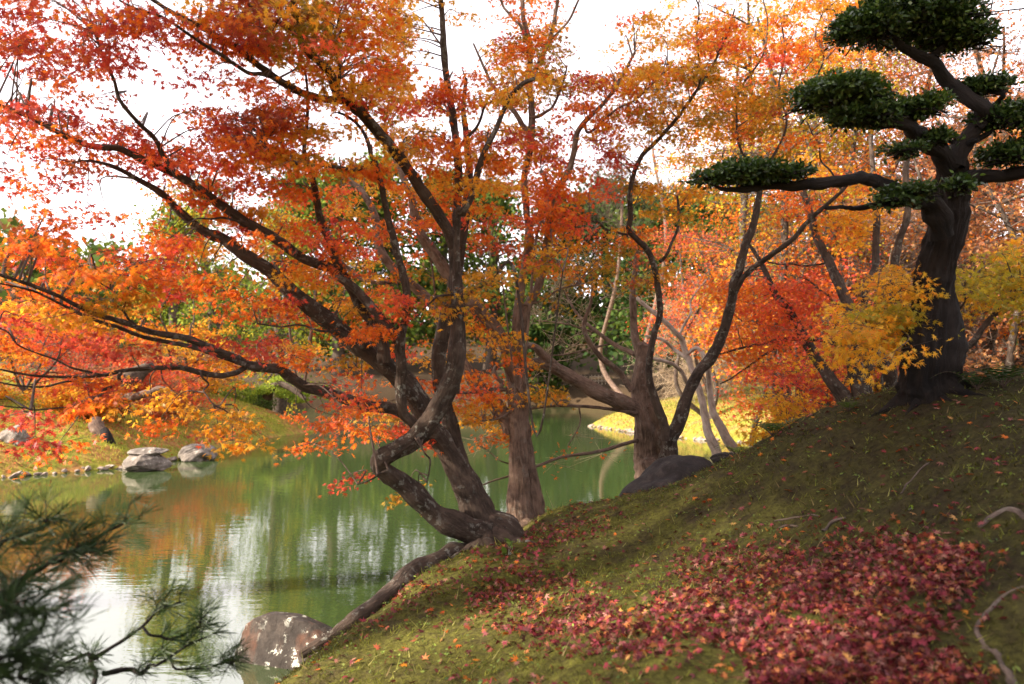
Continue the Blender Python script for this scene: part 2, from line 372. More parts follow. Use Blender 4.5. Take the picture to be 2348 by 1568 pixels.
xs = np.unique(np.round(np.concatenate([np.arange(-32, 30, .5), np.linspace(-400, -32, 40), np.linspace(30, 400, 40)]), 3))
ys = np.unique(np.round(np.concatenate([np.arange(-4, 70, .5), np.linspace(70, 700, 50), np.linspace(-60, -4, 16)]), 3))
mb = MB(); v, f = grid(xs, ys, lambda x, y: (x > NX0+.3) & (x < NX1-.3) & (y > NY0+.3) & (y < NY1-.3))
inn = (v[:, 0] > NX0-.2) & (v[:, 0] < NX1+.2) & (v[:, 1] > NY0-.2) & (v[:, 1] < NY1+.2); v[inn, 2] -= .05
mb.add(v, f); mb.build('ground', M['lawn'], kind='structure')

def mat_water():
    m, nt, N, L, out = newmat('pond_water'); g = N.new('ShaderNodeNewGeometry').outputs['Position']
    a = noise(nt, vecscale(nt, g, (1.0, 2.2, 1)), 2.6, 3, .55); b = noise(nt, vecscale(nt, g, (1, 1.8, 1)), 11, 2, .5)
    k = N.new('ShaderNodeMath'); k.operation = 'MULTIPLY_ADD'; L.new(b, k.inputs[0]); k.inputs[1].default_value = .16; L.new(a, k.inputs[2])
    nb = bump(nt, k.outputs[0], .062, .026)
    d = N.new('ShaderNodeBsdfDiffuse'); d.inputs[0].default_value = (.034,.054,.018,1)
    gl = N.new('ShaderNodeBsdfGlossy'); gl.inputs['Roughness'].default_value = .03; gl.inputs[0].default_value = (.97,.97,.92,1)
    L.new(nb, gl.inputs['Normal'])
    fr = N.new('ShaderNodeFresnel'); fr.inputs[0].default_value = 4.2; L.new(nb, fr.inputs['Normal'])
    mx = N.new('ShaderNodeMixShader'); L.new(fr.outputs[0], mx.inputs[0]); L.new(d.outputs[0], mx.inputs[1]); L.new(gl.outputs[0], mx.inputs[2])
    L.new(mx.outputs[0], out.inputs[0]); return m
mb = MB(); mb.add([(-60,-8,0),(30,-8,0),(30,70,0),(-60,70,0)], [(0,1,2,3)])
mb.build('pond', mat_water(), kind='structure')

# ------------------------------------------------------------------ traced trees
# a limb: photo positions it passes through, distances (start..end) and widths (start..end, photo pixels)
class Tree:
    def __init__(s, name, label, base, bark, group=None):
        s.root = thing(name, label, 'tree', base, group); s.bark = bark; s.nodes = []; s.crown = MB(); s.seed = np.random.default_rng(abs(hash(label)) % 1000 if False else len(label)*7+3)
    def limb(s, pts, d, w, kind='branch', seg=None, lump=.16, leafy=True, flare=0, fiss=0.0):
        P2 = np.array(pts, float); L = np.concatenate([[0], np.cumsum(np.linalg.norm(np.diff(P2, axis=0), axis=1))]); t = L/L[-1]
        dd = np.interp(t, np.linspace(0, 1, len(d)), d); ww = np.interp(t, np.linspace(0, 1, len(w)), w)
        P = np.hstack([P2, dd[:, None], ww[:, None]]); C = catmull(P, 20 if fiss else 7 if len(pts) < 14 else 5)
        X = U(C[:, 0], C[:, 1], C[:, 2]); R = np.maximum(C[:, 3]/2/F_PX*C[:, 2], .0022)
        # natural waver in depth
        q = np.linspace(0, 1, len(X)); ph = s.seed.uniform(0, 6.28, 3)
        X[:, 1] += (.06*np.sin(q*7+ph[0])+.03*np.sin(q*17+ph[1]))*np.sin(q*np.pi)
        if R.max() > .025:
            for _ in range(max(2, len(R)//12)): R = R*(1+s.seed.uniform(.02, .09)*np.exp(-((np.arange(len(R))-s.seed.uniform(0, len(R)))/s.seed.uniform(1.2, 3.2)*(7/20 if fiss else 1))**2))
        if flare: R = R*(1+flare*np.exp(-np.arange(len(R))/3.0))
        mb = MB(); seg = seg or (14 if R.max() > .05 else 9 if R.max() > .02 else 6)
        tube(mb, X, R, 64 if fiss else seg, 0, lump, s.seed, fiss=fiss)
        o = mb.build(kind, s.bark, s.root)
        if leafy: 
            k = slice(None) if leafy is True else slice(int(len(X)*leafy), None)
            s.nodes.append(np.hstack([X[k], R[k, None]]))
        return X, R
    def node_array(s): return np.vstack(s.nodes)
def spray_batch(tree, centres, anchors, codes, n_leaf, rad, size, shape=STAR7, rng=RNG, twigmat=1, droop=.35):
    """each spray: a twig from its limb, side twigs fanned nearly level, leaves along them"""
    mb = tree.crown
    for c, a, code in zip(centres, anchors, codes):
        v = c-a; L = np.linalg.norm(v)+1e-6; hd = v.copy(); hd[2] *= .4
        if math.hypot(hd[0], hd[1]) < .12: q_ = rng.uniform(0, 6.28); hd = np.array([math.cos(q_), math.sin(q_), 0])
        hd /= np.linalg.norm(hd)+1e-6
        if L > .05:
            m = a+v*.5+np.array([0, 0, .10*L])+rng.normal(size=3)*.06*L
            tube(mb, catmull([a, m, c], 4), np.linspace(.003+.005*min(L, 1.2), .0018, 9), 4, twigmat, 0, rng)
        r = rad*rng.uniform(.7, 1.3); k = 6
        side = np.array([-hd[1], hd[0], 0]); side /= np.linalg.norm(side)+1e-6
        tilt = rng.normal()*.22
        ph = np.linspace(-1.9, 1.9, k)+rng.normal(size=k)*.25; ln = r*rng.uniform(.6, 1.15, k)
        E = c+ln[:, None]*(np.cos(ph)[:, None]*hd+np.sin(ph)[:, None]*(side+np.array([0, 0, tilt])))+np.stack([0*ln, 0*ln, -droop*ln*rng.uniform(.2, 1.2, k)], 1)
        sticks(mb, np.repeat(c[None], k, 0), E, .0016, .0008, twigmat)
        n = int(n_leaf*rng.uniform(.75, 1.25)); b = rng.integers(0, k, n); t = rng.uniform(.12, 1.08, n)
        p = c+(E[b]-c)*t[:, None]+rng.normal(size=(n, 3))*np.array([.045, .045, .028])*(rad/.22)
        p[:, 2] -= .03
        leaves(mb, p, size, shape, tones(code, n, rng), 1.0, .55, rng, 0, heading=(E[b]-c)/(ln[b][:, None]+1e-6)*.8)

GRP_NEAR = None
A = Tree('maple_tree', 'large maple leaning over the pond, curved forked trunk and wide red and orange crown', U(1100, 1258, 5.7), M['bark'])
A.limb([(1150,1262),(1113,1232),(1070,1215),(1032,1197),(1000,1176),(976,1152),(948,1128),(920,1104),(892,1084),(873,1062),(884,1043),(915,1026),(948,1003),(990,952),(1018,900),(1039,847),(1046,794),(1049,724),(1049,671),(1042,601),(1040,550)],
       (5.75,5.5,5.3,5.4), (66,46,42,42,40,30,24), 'trunk', leafy=False, lump=.2, fiss=.022)
A.limb([(1165,1268),(1140,1225),(1105,1195),(1082,1150),(1064,1110),(1040,1066),(1012,1020),(985,980),(955,917),(920,871),(885,838),(850,812),(815,787),(778,756),(740,725),(702,696),(660,657),(618,619),(562,584),(519,552),(474,535),(421,491),(369,442),(316,411),(263,383),(211,369),(165,372)],
       (5.85,5.75,5.5,5.2,4.8), (122,66,50,46,42,38,32,24,16,11,5), 'trunk', leafy=.45, fiss=.03)
A.limb([(1100,1190),(1072,1120),(1050,1060),(1030,975),(1010,890),(1005,830),(1011,787),(1024,724),(1042,650),(1056,570),(1067,500),(1072,440),(1076,385),(1070,320),(1062,250),(1068,180)],
       (5.9,6.0,6.0), (60,42,36,32,26,20,15,8), 'trunk', leafy=.5)
A.limb([(1040,570),(1032,540),(1004,491),(969,439),(930,379),(885,326),(832,267),(780,220),(766,195),(755,165),(705,116),(681,70),(674,18),(664,-30)], (5.4,5.0,4.3), (27,26,26,23,19,14), leafy=.3)
A.limb([(790,232),(760,226),(702,211),(649,190),(597,154),(544,112),(491,84),(439,56),(379,18),(330,-15)], (4.75,4.4,3.9), (19,15,9))
A.limb([(655,192),(610,175),(569,165),(530,140),(491,112),(440,80),(386,49),(326,28),(275,2)], (4.5,4.0,3.6), (11,8,5))
A.limb([(682,80),(667,74),(611,42),(569,7),(530,-30)], (4.4,4.0), (12,8))
A.limb([(772,215),(778,170),(770,130),(760,95),(775,60),(790,20),(800,-20)], (4.7,4.3), (9,6,4))
A.limb([(1043,570),(1045,540),(1047,491),(1051,421),(1048,351),(1039,281),(1032,228),(1022,175),(1018,123),(1015,53),(1008,-20)], (5.4,5.4,5.2), (20,18,16,12), leafy=.3)
A.limb([(1044,900),(1048,520),(1062,490),(1081,456),(1092,404),(1109,351),(1134,298),(1151,253),(1166,222),(1195,195),(1225,180)], (5.4,5.3,5.0), (18,17,15,9), leafy=.3)
A.limb([(1048,351),(1058,325),(1085,300),(1105,270),(1116,240),(1135,225)], (5.4,5.2), (9,5))
A.limb([(880,832),(876,794),(850,738),(818,689),(797,647),(779,610),(766,575),(752,540),(738,510),(728,449),(718,404),(700,351),(701,290),(702,246),(703,205),(700,160)], (5.45,5.3,5.0), (28,24,20,15,9,5), leafy=.3)
A.limb([(985,1000),(970,990),(948,970),(925,948),(919,910),(920,864),(917,812),(909,775),(878,738),(850,703),(815,664),(779,636),(755,615),(730,605),(684,587),(649,559),(614,535),(562,509),(527,484),(484,453),(439,421),(404,402),(351,377),(298,352),(267,341),(211,337),(158,316),(105,288),(63,267),(0,242),(-60,225)],
       (5.5,5.3,5.2,4.9,4.5,4.1), (24,24,24,22,22,22,20,16,13,10,7), leafy=.4)
A.limb([(404,404),(397,393),(369,358),(351,316),(330,291),(291,246),(274,218),(267,186),(246,151),(228,116),(214,70)], (4.6,4.3,4.1), (12,9,4))
A.limb([(917,800),(920,766),(929,724),(929,671),(920,619),(909,577),(899,535),(893,519),(881,456),(868,386),(855,365),(843,323),(822,288),(797,267),(775,258)], (5.3,5.15,4.9), (20,18,16,10,6), leafy=.45)
A.limb([(868,386),(850,372),(822,381),(797,386),(772,384),(720,379),(667,379),(632,365),(614,342),(610,322)], (5.0,4.7,4.4), (9,9,7,4))
A.limb([(925,945),(905,938),(867,934),(832,929),(797,917),(760,903),(737,896),(700,886),(667,864),(642,847),(614,843),(579,838),(548,822),(509,805),(474,791),(421,773),(369,766),(316,752),(281,738),(228,724),(176,703),(123,675),(70,654),(18,636),(-60,612)],
       (5.5,5.1,4.6,4.0,3.5), (28,26,24,20,16,13,11,8,6), leafy=.3)
A.limb([(600,842),(580,843),(562,842),(541,854),(509,861),(484,858),(456,850),(421,843),(369,843),(316,845),(274,850),(239,859),(176,864),(105,863),(50,858),(-20,842)], (4.85,4.5,4.1,3.7), (13,14,12,10,8,6,4))
A.limb([(565,836),(548,832),(509,819),(474,805),(439,794),(386,784),(333,773),(281,752),(246,742),(176,717),(123,692),(70,666),(0,650)], (4.75,4.4,3.8), (13,11,9,7,4))
A.limb([(277,855),(260,879),(239,903),(204,922)], (4.2,4.0), (8,6))
A.limb([(239,859),(210,864),(176,868),(140,875),(105,884),(70,887),(35,882),(-20,872)], (4.15,3.9), (7,4))
A.limb([(456,850),(467,865),(464,886),(472,905),(500,935)], (4.5,4.4), (5,3))
A.limb([(309,748),(298,728),(274,696),(246,664),(218,640)], (4.2,4.1), (6,3))
A.limb([(235,860),(170,845),(110,825),(60,795),(20,760),(-20,745)], (4.1,3.7), (6,3))
A.limb([(204,922),(160,930),(110,938),(60,936),(0,930)], (4.0,3.6), (5,3))
A.limb([(562,509),(520,500),(470,505),(420,510)], (4.9,4.8), (6,3))
A.limb([(778,756),(740,760),(690,745),(640,748),(590,742)], (5.4,5.2), (6,3))
A.limb([(1048,671),(1010,680),(980,700),(950,730)], (5.35,5.1), (6,3))
A.limb([(1049,700),(1090,660),(1130,640),(1180,625),(1230,1000),(1290,622)], (5.35,5.2,5.1), (8,6,3))
A.limb([(890,1078),(870,1085),(850,1100),(820,1110)], (5.2,5.1), (5,3))
A.limb([(955,1010),(975,1040),(985,1070),(978,1105)], (5.3,5.15), (5,3))
# exposed root running down the bank to the water stone
X, R = A.limb([(1120,1262),(1080,1272),(1020,1284),(985,1294),(940,1322),(900,1356),(860,1384),(820,1412),(790,1440),(760,1462),(725,1480),(690,1500)], (5.85,5.5,5.0,4.75,4.6), (74,46,42,42,40,34,20), 'root', leafy=False, lump=.25)
A.limb([(1150,1255),(1170,1250),(1190,1246),(1215,1252)], (5.75,5.55), (46,20), 'root', leafy=False, lump=.25)
A.limb([(1100,1245),(1085,1262),(1075,1280)], (5.7,5.5), (40,14), 'root', leafy=False, lump=.25)

Bt = Tree('maple_tree', 'upright maple with two fused pale brown trunks standing just behind the leaning one', U(1205, 1212, 6.6), M['bark_b'])
Bt.limb([(1195,1228),(1194,1200),(1190,1123),(1187,1036),(1184,985),(1183,935),(1178,864),(1163,812),(1145,770),(1116,731),(1088,703),(1060,672),(1025,626),(997,584),(969,545),(953,500),(945,456),(925,410),(900,350),(880,290)],
        (6.7,6.7,6.8,7.0), (78,46,41,36,32,28,23,19,14,7), 'trunk', leafy=.5, lump=.15, fiss=.035)
Bt.limb([(1235,1225),(1229,1186),(1220,1123),(1211,1053),(1203,990),(1198,935),(1194,870),(1188,812),(1185,759),(1186,724),(1190,689),(1196,650),(1205,600),(1213,540),(1206,480),(1202,410),(1214,340),(1220,260),(1212,180),(1216,100),(1200,40),(1195,-30)],
        (6.75,6.85,7.0,7.0), (50,29,25,21,19,17,16,14,12,9), 'trunk', leafy=.6, lump=.15, fiss=.035)
Bt.limb([(1192,775),(1197,752),(1204,712),(1225,675),(1238,640),(1250,580),(1258,520),(1260,491),(1267,449),(1285,425),(1306,386),(1316,344),(1322,309),(1341,281),(1376,246),(1404,211),(1429,168),(1455,120)], (6.8,6.6,6.3), (20,19,18,14,10,6), leafy=.4)
Bt.limb([(1212,300),(1196,285),(1180,300),(1172,345),(1165,300),(1150,245)][:2]+[(1170,250),(1140,215),(1118,170),(1085,100)], (7.0,7.2), (12,9,4))
Bt.limb([(1214,180),(1240,140),(1262,80),(1275,20),(1282,-30)], (7.0,6.9), (13,8))
Bt.limb([(1262,90),(1300,50),(1330,0),(1340,-30)], (6.9,6.9), (7,4))
Bt.limb([(1215,110),(1190,60),(1160,20),(1140,-20)], (7.0,7.1), (9,5))
Bt.limb([(1213,270),(1245,265),(1270,235),(1290,190),(1300,150)], (7.0,6.8), (9,4))
Bt.limb([(1267,449),(1255,425),(1246,404),(1240,392)], (6.6,6.6), (14,10))
Bt.limb([(1340,283),(1350,300),(1400,262),(1450,235),(1500,190),(1540,150)], (6.4,6.1), (7,4))
Bt.limb([(1170,995),(1166,980),(1148,945),(1123,910),(1095,882),(1074,858),(1040,800),(1005,720),(969,675),(930,640),(899,612),(872,570),(862,500),(832,442),(811,421),(780,400)], (6.75,7.2,7.6), (34,32,28,24,22,16,9), leafy=.6)
Bt.limb([(930,642),(880,648),(830,640),(790,610),(740,590),(690,900),(640,540)], (7.5,7.6), (10,7,4))
Bt.limb([(1160,893),(1141,892),(1152,880),(1136,861),(1134,843),(1148,836),(1165,838)], (6.6,6.7), (11,9))
Bt.limb([(1160,893),(1116,893),(1085,900),(1039,901),(1000,910),(960,930)], (6.6,6.3), (9,4))
Bt.limb([(1260,520),(1230,540),(1190,900),(1140,580),(1100,590)], (6.5,6.2), (7,3))
Bt.limb([(1196,700),(1240,690),(1290,660),(1340,650)], (6.7,6.4), (6,3))
Bt.limb([(1020,1000),(990,600),(950,540),(900,520),(850,500)], (7.0,6.8), (7,4))
Bt.limb([(1175,940),(1140,960),(1100,965),(1060,975)], (6.7,6.4), (6,3))
Bt.limb([(1200,880),(1230,890),(1260,910),(1280,930)], (6.8,6.7), (6,3))

Ct = Tree('maple_tree', 'pollarded maple with hollow stub and long pale limb to the left, behind the dark boulder', U(1490, 1085, 7.9), M['bark_b'])
Ct.limb([(1497,1110),(1493,1075),(1487,1040),(1480,987),(1470,935),(1467,882),(1471,829),(1474,790)], (7.9,7.9), (72,56,50,46,36,28), 'trunk', leafy=False, lump=.25, fiss=.05)
Ct.limb([(1522,1100),(1520,1060),(1512,1010),(1500,960),(1490,930)], (7.85,7.8), (50,40,30), 'trunk', leafy=False, lump=.25, fiss=.05)
Ct.limb([(1468,820),(1458,780),(1453,724),(1450,671),(1457,605),(1450,550),(1440,490)], (7.95,8.1), (20,17,12,6), leafy=.4)
Ct.limb([(1462,938),(1439,928),(1411,917),(1369,900),(1327,875),(1281,848),(1250,834),(1225,832),(1204,838),(1180,845)], (7.85,7.5,7.2), (40,34,30,26,20), lump=.1, leafy=False, fiss=.02)
Ct.limb([(1285,850),(1262,830),(1243,812),(1224,796),(1205,792),(1185,800)], (7.4,7.3), (24,17,13), leafy=False)
Ct.limb([(1450,895),(1443,886),(1418,850),(1376,819),(1350,786),(1338,752),(1344,724),(1355,689),(1358,650),(1352,620)], (7.8,7.5), (16,13,9,4), leafy=.7)
Ct.limb([(1460,948),(1446,945),(1376,935),(1320,931),(1262,931),(1205,938)], (7.8,7.3), (9,8,6), leafy=False)
Ct.limb([(1468,1008),(1440,1015),(1376,1033),(1330,1042),(1281,1052),(1222,1073),(1166,1092),(1130,1102),(1100,1114)], (7.85,7.0,6.6), (9,8,6,3), leafy=False)
Ct.limb([(1327,934),(1331,966),(1316,998),(1304,1015),(1302,1032)], (7.4,7.4), (4,2.5), leafy=False)
Ct.limb([(1196,1075),(1150,1056),(1120,1035),(1095,1020)], (6.8,6.7), (4,2), leafy=False)
Ct.limb([(1455,812),(1404,787),(1359,756),(1320,715),(1306,690),(1290,660)], (8.0,8.6), (12,8,4), leafy=False)
Ct.limb([(1360,760),(1330,752),(1280,740),(1230,735)], (8.3,8.6), (6,3), leafy=False)
Ct.limb([(1404,787),(1350,800),(1300,812),(1250,815)], (8.2,8.4), (6,3), leafy=False)

Dt = Tree('maple_tree', 'slender dark maple curving up to the right from beside the boulder', U(1540, 1040, 7.5), M['bark'])
Dt.limb([(1512,1090),(1530,1045),(1541,1000),(1559,966),(1573,917),(1588,879),(1612,843),(1640,812),(1657,773),(1668,731),(1675,689),(1679,654),(1692,619),(1706,566),(1720,531),(1731,491),(1735,467),(1742,420),(1736,380)], (7.6,7.4,7.2,7.0), (44,30,26,24,22,19,16,9), 'trunk', leafy=.6)
Dt.limb([(1680,680),(1699,643),(1727,615),(1770,584),(1812,552),(1847,512),(1892,470),(1928,439),(1960,405)], (7.2,6.8,6.4), (14,12,10,6), leafy=.5)
Dt.limb([(1527,1010),(1523,970),(1502,917),(1488,854),(1492,801),(1502,759),(1513,724),(1511,682),(1502,619),(1485,577),(1460,552),(1439,530),(1442,500),(1440,456),(1450,404),(1471,358),(1499,330),(1534,291),(1566,253),(1594,211),(1629,161),(1650,116),(1671,70),(1684,20)], (7.45,7.3,7.0,6.6,6.2), (22,16,14,13,11,9,6,4), leafy=.35)
Dt.limb([(1440,540),(1394,524),(1360,510),(1320,508)], (7.0,6.8), (6,3))
Dt.limb([(1513,600),(1523,590),(1534,566),(1552,531),(1558,490),(1552,450)], (7.0,7.1), (8,5))
Dt.limb([(1600,205),(1610,150),(1595,90),(1600,30),(1590,-20)], (6.5,6.4), (5,3))
Dt.limb([(1735,440),(1760,380),(1790,320),(1800,260),(1790,190),(1800,120),(1790,40)], (7.0,7.0), (7,5,3))
Dt.limb([(1740,400),(1700,340),(1690,270),(1700,200),(1740,140),(1760,60),(1750,0)], (7.0,6.8), (6,5,3))
Dt.limb([(1800,260),(1850,210),(1880,150),(1870,80),(1890,20)], (7.0,7.1), (6,3))
Dt.limb([(1930,437),(1900,380),(1870,330),(1850,280)], (6.5,6.5), (5,3))

Et = Tree('maple_tree', 'thin pale-barked leaning maple between the slender dark one and the ferns', U(1640, 1040, 9.0), M['bark_pale'])
Et.limb([(1645,1050),(1640,1033),(1622,987),(1608,917),(1594,864),(1580,822),(1566,780),(1552,766),(1517,731),(1481,703),(1455,680)], (9,9.2,9.4), (24,17,14,11,9), 'trunk', leafy=.6)
Et.limb([(1690,1040),(1675,1019),(1650,972),(1636,940),(1628,880),(1618,840),(1606,808),(1594,798),(1575,812)], (9.1,9.3), (24,18,11,8), 'trunk', leafy=False)
Et.limb([(1580,830),(1560,810),(1520,780),(1480,770)], (9.3,9.5), (10,6), leafy=.3)
Et.limb([(1600,880),(1577,879),(1560,850),(1534,833),(1499,822),(1475,815)], (9.2,9.0), (10,8), leafy=False)
Et.limb([(1555,770),(1580,720),(1590,680),(1620,640)], (9.4,9.6), (6,3))

Ft = Tree('maple_tree', 'multi-stemmed maple clump on the crest, left of the big dark trunk', U(1965, 925, 7.6), M['bark'])
Ft.limb([(1962,950),(1949,928),(1910,879),(1882,829),(1840,759),(1801,703),(1777,682),(1759,636),(1734,587),(1705,545)], (7.6,8.0,8.2), (36,28,24,20,12,6), 'trunk', leafy=.5)
Ft.limb([(1978,945),(1973,907),(1963,847),(1949,777),(1938,707),(1920,647),(1903,594),(1875,542),(1861,491),(1836,421),(1815,360)], (7.6,7.8,8.2), (44,36,24,20,16,8), 'trunk', leafy=.5)
Ft.limb([(1992,935),(1987,882),(1984,812),(1980,724),(1977,661),(2001,612),(2008,549),(2008,484),(2001,369),(1995,310)], (7.6,7.9,8.2), (24,18,15,9), 'trunk', leafy=.5)
Ft.limb([(1990,850),(1998,829),(2019,777),(2026,689),(2050,619),(2064,549),(2075,491),(2073,420),(2080,350)], (7.65,7.8), (22,20,16,12), 'trunk', leafy=.5)
Ft.limb([(2052,905),(2043,882),(2022,836),(1994,826),(1975,835)], (7.8,7.9), (38,32,22), 'trunk', leafy=False)
Ft.limb([(1955,802),(1940,798),(1875,780),(1805,777),(1752,787),(1699,798),(1650,812)], (7.8,7.9), (11,9,4), leafy=.3)
Ft.limb([(1805,778),(1770,800),(1730,830),(1690,860),(1650,880)], (7.9,8.2), (7,3))
Ft.limb([(1940,715),(1915,690),(1880,668),(1850,640)], (7.9,8.2), (8,4))
Ft.limb([(1905,600),(1850,610),(1800,606),(1760,600)], (8.1,8.2), (6,3))

Ht = Tree('maple_tree', 'low olive-yellow maple growing from behind the dark trunk', U(2172, 870, 5.7), M['bark'])
Ht.limb([(2172,885),(2180,819),(2208,794),(2243,759),(2279,717),(2331,682),(2400,660)], (5.7,5.7), (16,15,11,7), 'trunk', leafy=.4)
Ht.limb([(2176,860),(2170,800),(2150,770),(2120,750),(2080,745),(2030,752),(1990,765)], (5.7,5.3,5.0), (8,6,3), leafy=.4)
Ht.limb([(2180,825),(2190,760),(2203,700),(2210,660)], (5.7,5.6), (8,4))
Ht.limb([(2130,752),(2090,710),(2050,690),(2010,685)], (5.2,5.0), (4,2.5))

# ---- foliage of the traced maples, laid out as a coarse map of where the photo shows leaf layers
ROWS = ["rrRrRroODGGGGOGOg.o.oooOooOOOO......", "R..rRRRRRGGOOOooopOGo.OOOOOOOOo.....", "RRRRrr.rrggOOOo.ooOG.oOOGOPPoooo....", "rrRRr..rppogOOoDOGGGPPOYGYGG........",
        "RRRorrrrDDOo.oOoooooPOYYGGGG........", "rRRrRPPRDOOooYYRPORPPDYyGGOY........", "rRr..rYPPOOyOOYROOPPODGyyg..........", "...rrooPOOOPOPOPOPPOOOGGy...........",
        "rRR.rRROROOPPOPOOPOOPOOr............", "ROrRRROooOOOOOOoGGGGYGGy............", "OOROOr.OOOOOOYPGGYY..Gg.............", "ROOGO.oOODO.O.PGOO..................",
        "r..rr.ooDDOYOOPPOYo.................", "...r..oo...yooOYOOo.................", "RRRr.oOOoPPPPYP.OO.O................", "rRr..orroooppoP.yO..................",
        "..............g.....................", "............d.G....................."]
rng = np.random.default_rng(5)
trees = [A, Bt, Dt]
NA = np.vstack([np.hstack([t.node_array(), np.full((len(t.node_array()), 1), i)]) for i, t in enumerate(trees)])
NPX = np.stack(PX(NA[:, :3]), -1)
jobs = {0: [], 1: [], 2: []}
for j, row in enumerate(ROWS):
    assert len(row) == 36, (j, len(row))
    for i, ch in enumerate(row):
        if ch == '.': continue
        k = ch.lower(); cnt = rng.poisson((4.2 if i > 5 else 3.5) if j < 6 else 2.7) if ch.isupper() else rng.poisson(1.0)
        if ch.isupper(): cnt = max(cnt, 1)
        for _ in range(cnt):
            px, py = (i+rng.uniform(-.1, 1.1))*65.2, (j+rng.uniform(-.1, 1.1))*65.2-18
            d2 = np.hypot(NPX[:, 0]-px, NPX[:, 1]-py)+rng.uniform(0, 40, len(NPX)); q = d2.argmin()
            # a second, nearer or farther limb may carry the spray instead
            dep = NA[q, 1]+np.clip(.16+rng.normal()*.36, -.6, 1.0)
            if j >= 15: dep += .45
            if rng.random() > (dep/4.9)**2: continue
            c = U(px, py, dep); c[2] += .045
            if px < 300 and py > 905 and rng.random() < .45: continue
            if 480 < px < 735 and 850 < py < 935 and rng.random() < .9: continue
            if k == 'o' and rng.random() < (.5 if (i >= 13 and j < 6) else .15): k = 'y' if rng.random() < .7 else 'g'
            if k in 'prd' and i >= 13 and j < 9 and rng.random() < .5: k = 'o' if rng.random() < .6 else 'y'
            code = k
            k = ch.lower()
            if rng.random() < .36: code = {'r':'o','p':'o','o':'y','y':'g','g':'y','d':'r'}[k]
            elif rng.random() < .12: code = {'r':'d','p':'r','o':'p','y':'o','g':'d','d':'o'}[k]
            jobs[int(NA[q, 4])].append((c, NA[q, :3], code))
for i, t in enumerate(trees):
    spray_batch(t, [x[0] for x in jobs[i]], [x[1] for x in jobs[i]], [x[2] for x in jobs[i]], 84, .19, .0295, STAR7, rng)
def extra(t, boxes, n_leaf=40, rad=.2, size=.031, sd=.25, shape=STAR7):
    N_ = t.node_array(); px_ = np.stack(PX(N_[:, :3]), -1)
    for (x0, y0, x1, y1, n, code) in boxes:
        for _ in range(n):
            px, py = rng.uniform(x0, x1), rng.uniform(y0, y1); q = np.hypot(px_[:, 0]-px, px_[:, 1]-py).argmin()
            spray_batch(t, [U(px, py, N_[q, 1]+rng.normal()*sd)], [N_[q, :3]], [code[rng.integers(len(code))]], n_leaf, rad, size, shape, rng)
extra(Ht, [(1910,660,2110,820,26,'aay'),(1960,690,2080,770,12,'av'),(2000,600,2110,680,8,'ay'),(2200,540,2400,700,34,'vva'),(2260,600,2400,720,14,'v')], 62, .2)
extra(Ft, [(1650,750,1860,840,9,'oyp'),(1700,600,1880,700,16,'opp'),(1760,640,1880,760,16,'pp'),(1880,380,2030,560,22,'aoy'),(1640,640,1760,780,14,'o'),(1800,330,1900,480,10,'oy')], 74, .25, .033)
extra(Bt, [(1150,80,1300,300,14,'oyg'),(1140,280,1290,470,14,'opy'),(1150,440,1280,600,10,'po'),(1130,-10,1260,90,5,'o')], 74, .2, .031)
extra(Ct, [(1440,540,1520,660,6,'gv')], 40)
for t in (A, Bt, Ct, Dt, Ft, Ht): t.crown.build('crown', [M['leaf'], M['twig']], t.root)
# bare, pale, twiggy ends of the pollarded maple's back limbs
mb = MB(); rg = np.random.default_rng(8)
for (px, py, d, n) in [(1306,690,8.6,10),(1290,660,8.6,10),(1340,735,8.4,7),(1240,735,8.5,8),(1255,815,8.4,7),(1300,640,8.6,9),(1380,680,8.5,7),(1350,625,7.6,6),(1310,800,8.3,5)]:
    c = U(px, py, d)
    for _ in range(n):
        dirn = rg.normal(size=3); dirn[2] = abs(dirn[2])*.7; dirn /= np.linalg.norm(dirn); L = rg.uniform(.15, .38)
        a = c+rg.normal(size=3)*.05; P = [a]
        for s_ in range(4): dirn = dirn+rg.normal(size=3)*.35; dirn /= np.linalg.norm(dirn); P.append(P[-1]+dirn*L/4)
        tube(mb, P, np.linspace(.005, .002, 5), 4, 0, 0, rg)
        for p in P[1:]:
            e = p+rg.normal(size=(3, 3))*.07+np.array([0, 0, .03]); sticks(mb, np.repeat(p[None], 3, 0), e, .002, .0012)
mb.build('twigs', M['twig_pale'], Ct.root)
# dry leaves and thin twigs hanging over the water on the low branch
mb = MB()
for (px, py, d, n) in [(1290,1050,7.2,16),(1270,1062,7.1,10),(1380,1040,7.6,8),(1320,1000,7.4,7),(1130,1020,6.8,8),(1090,1010,6.7,8),(1270,1170,6.7,10),(1310,1180,6.7,8),(1110,1005,6.7,9)]:
    c = U(px, py, d); E = c+rng.normal(size=(9, 3))*np.array([.16, .1, .06]); sticks(mb, np.repeat(c[None], 9, 0), E, .0022, .001, 1)
    leaves(mb, c+rng.normal(size=(n, 3))*np.array([.12, .08, .06]), .03, STAR5, tones('o', n, rng), rng=rng)
mb.build('crown', [M['leaf'], M['twig_pale']], Ct.root)

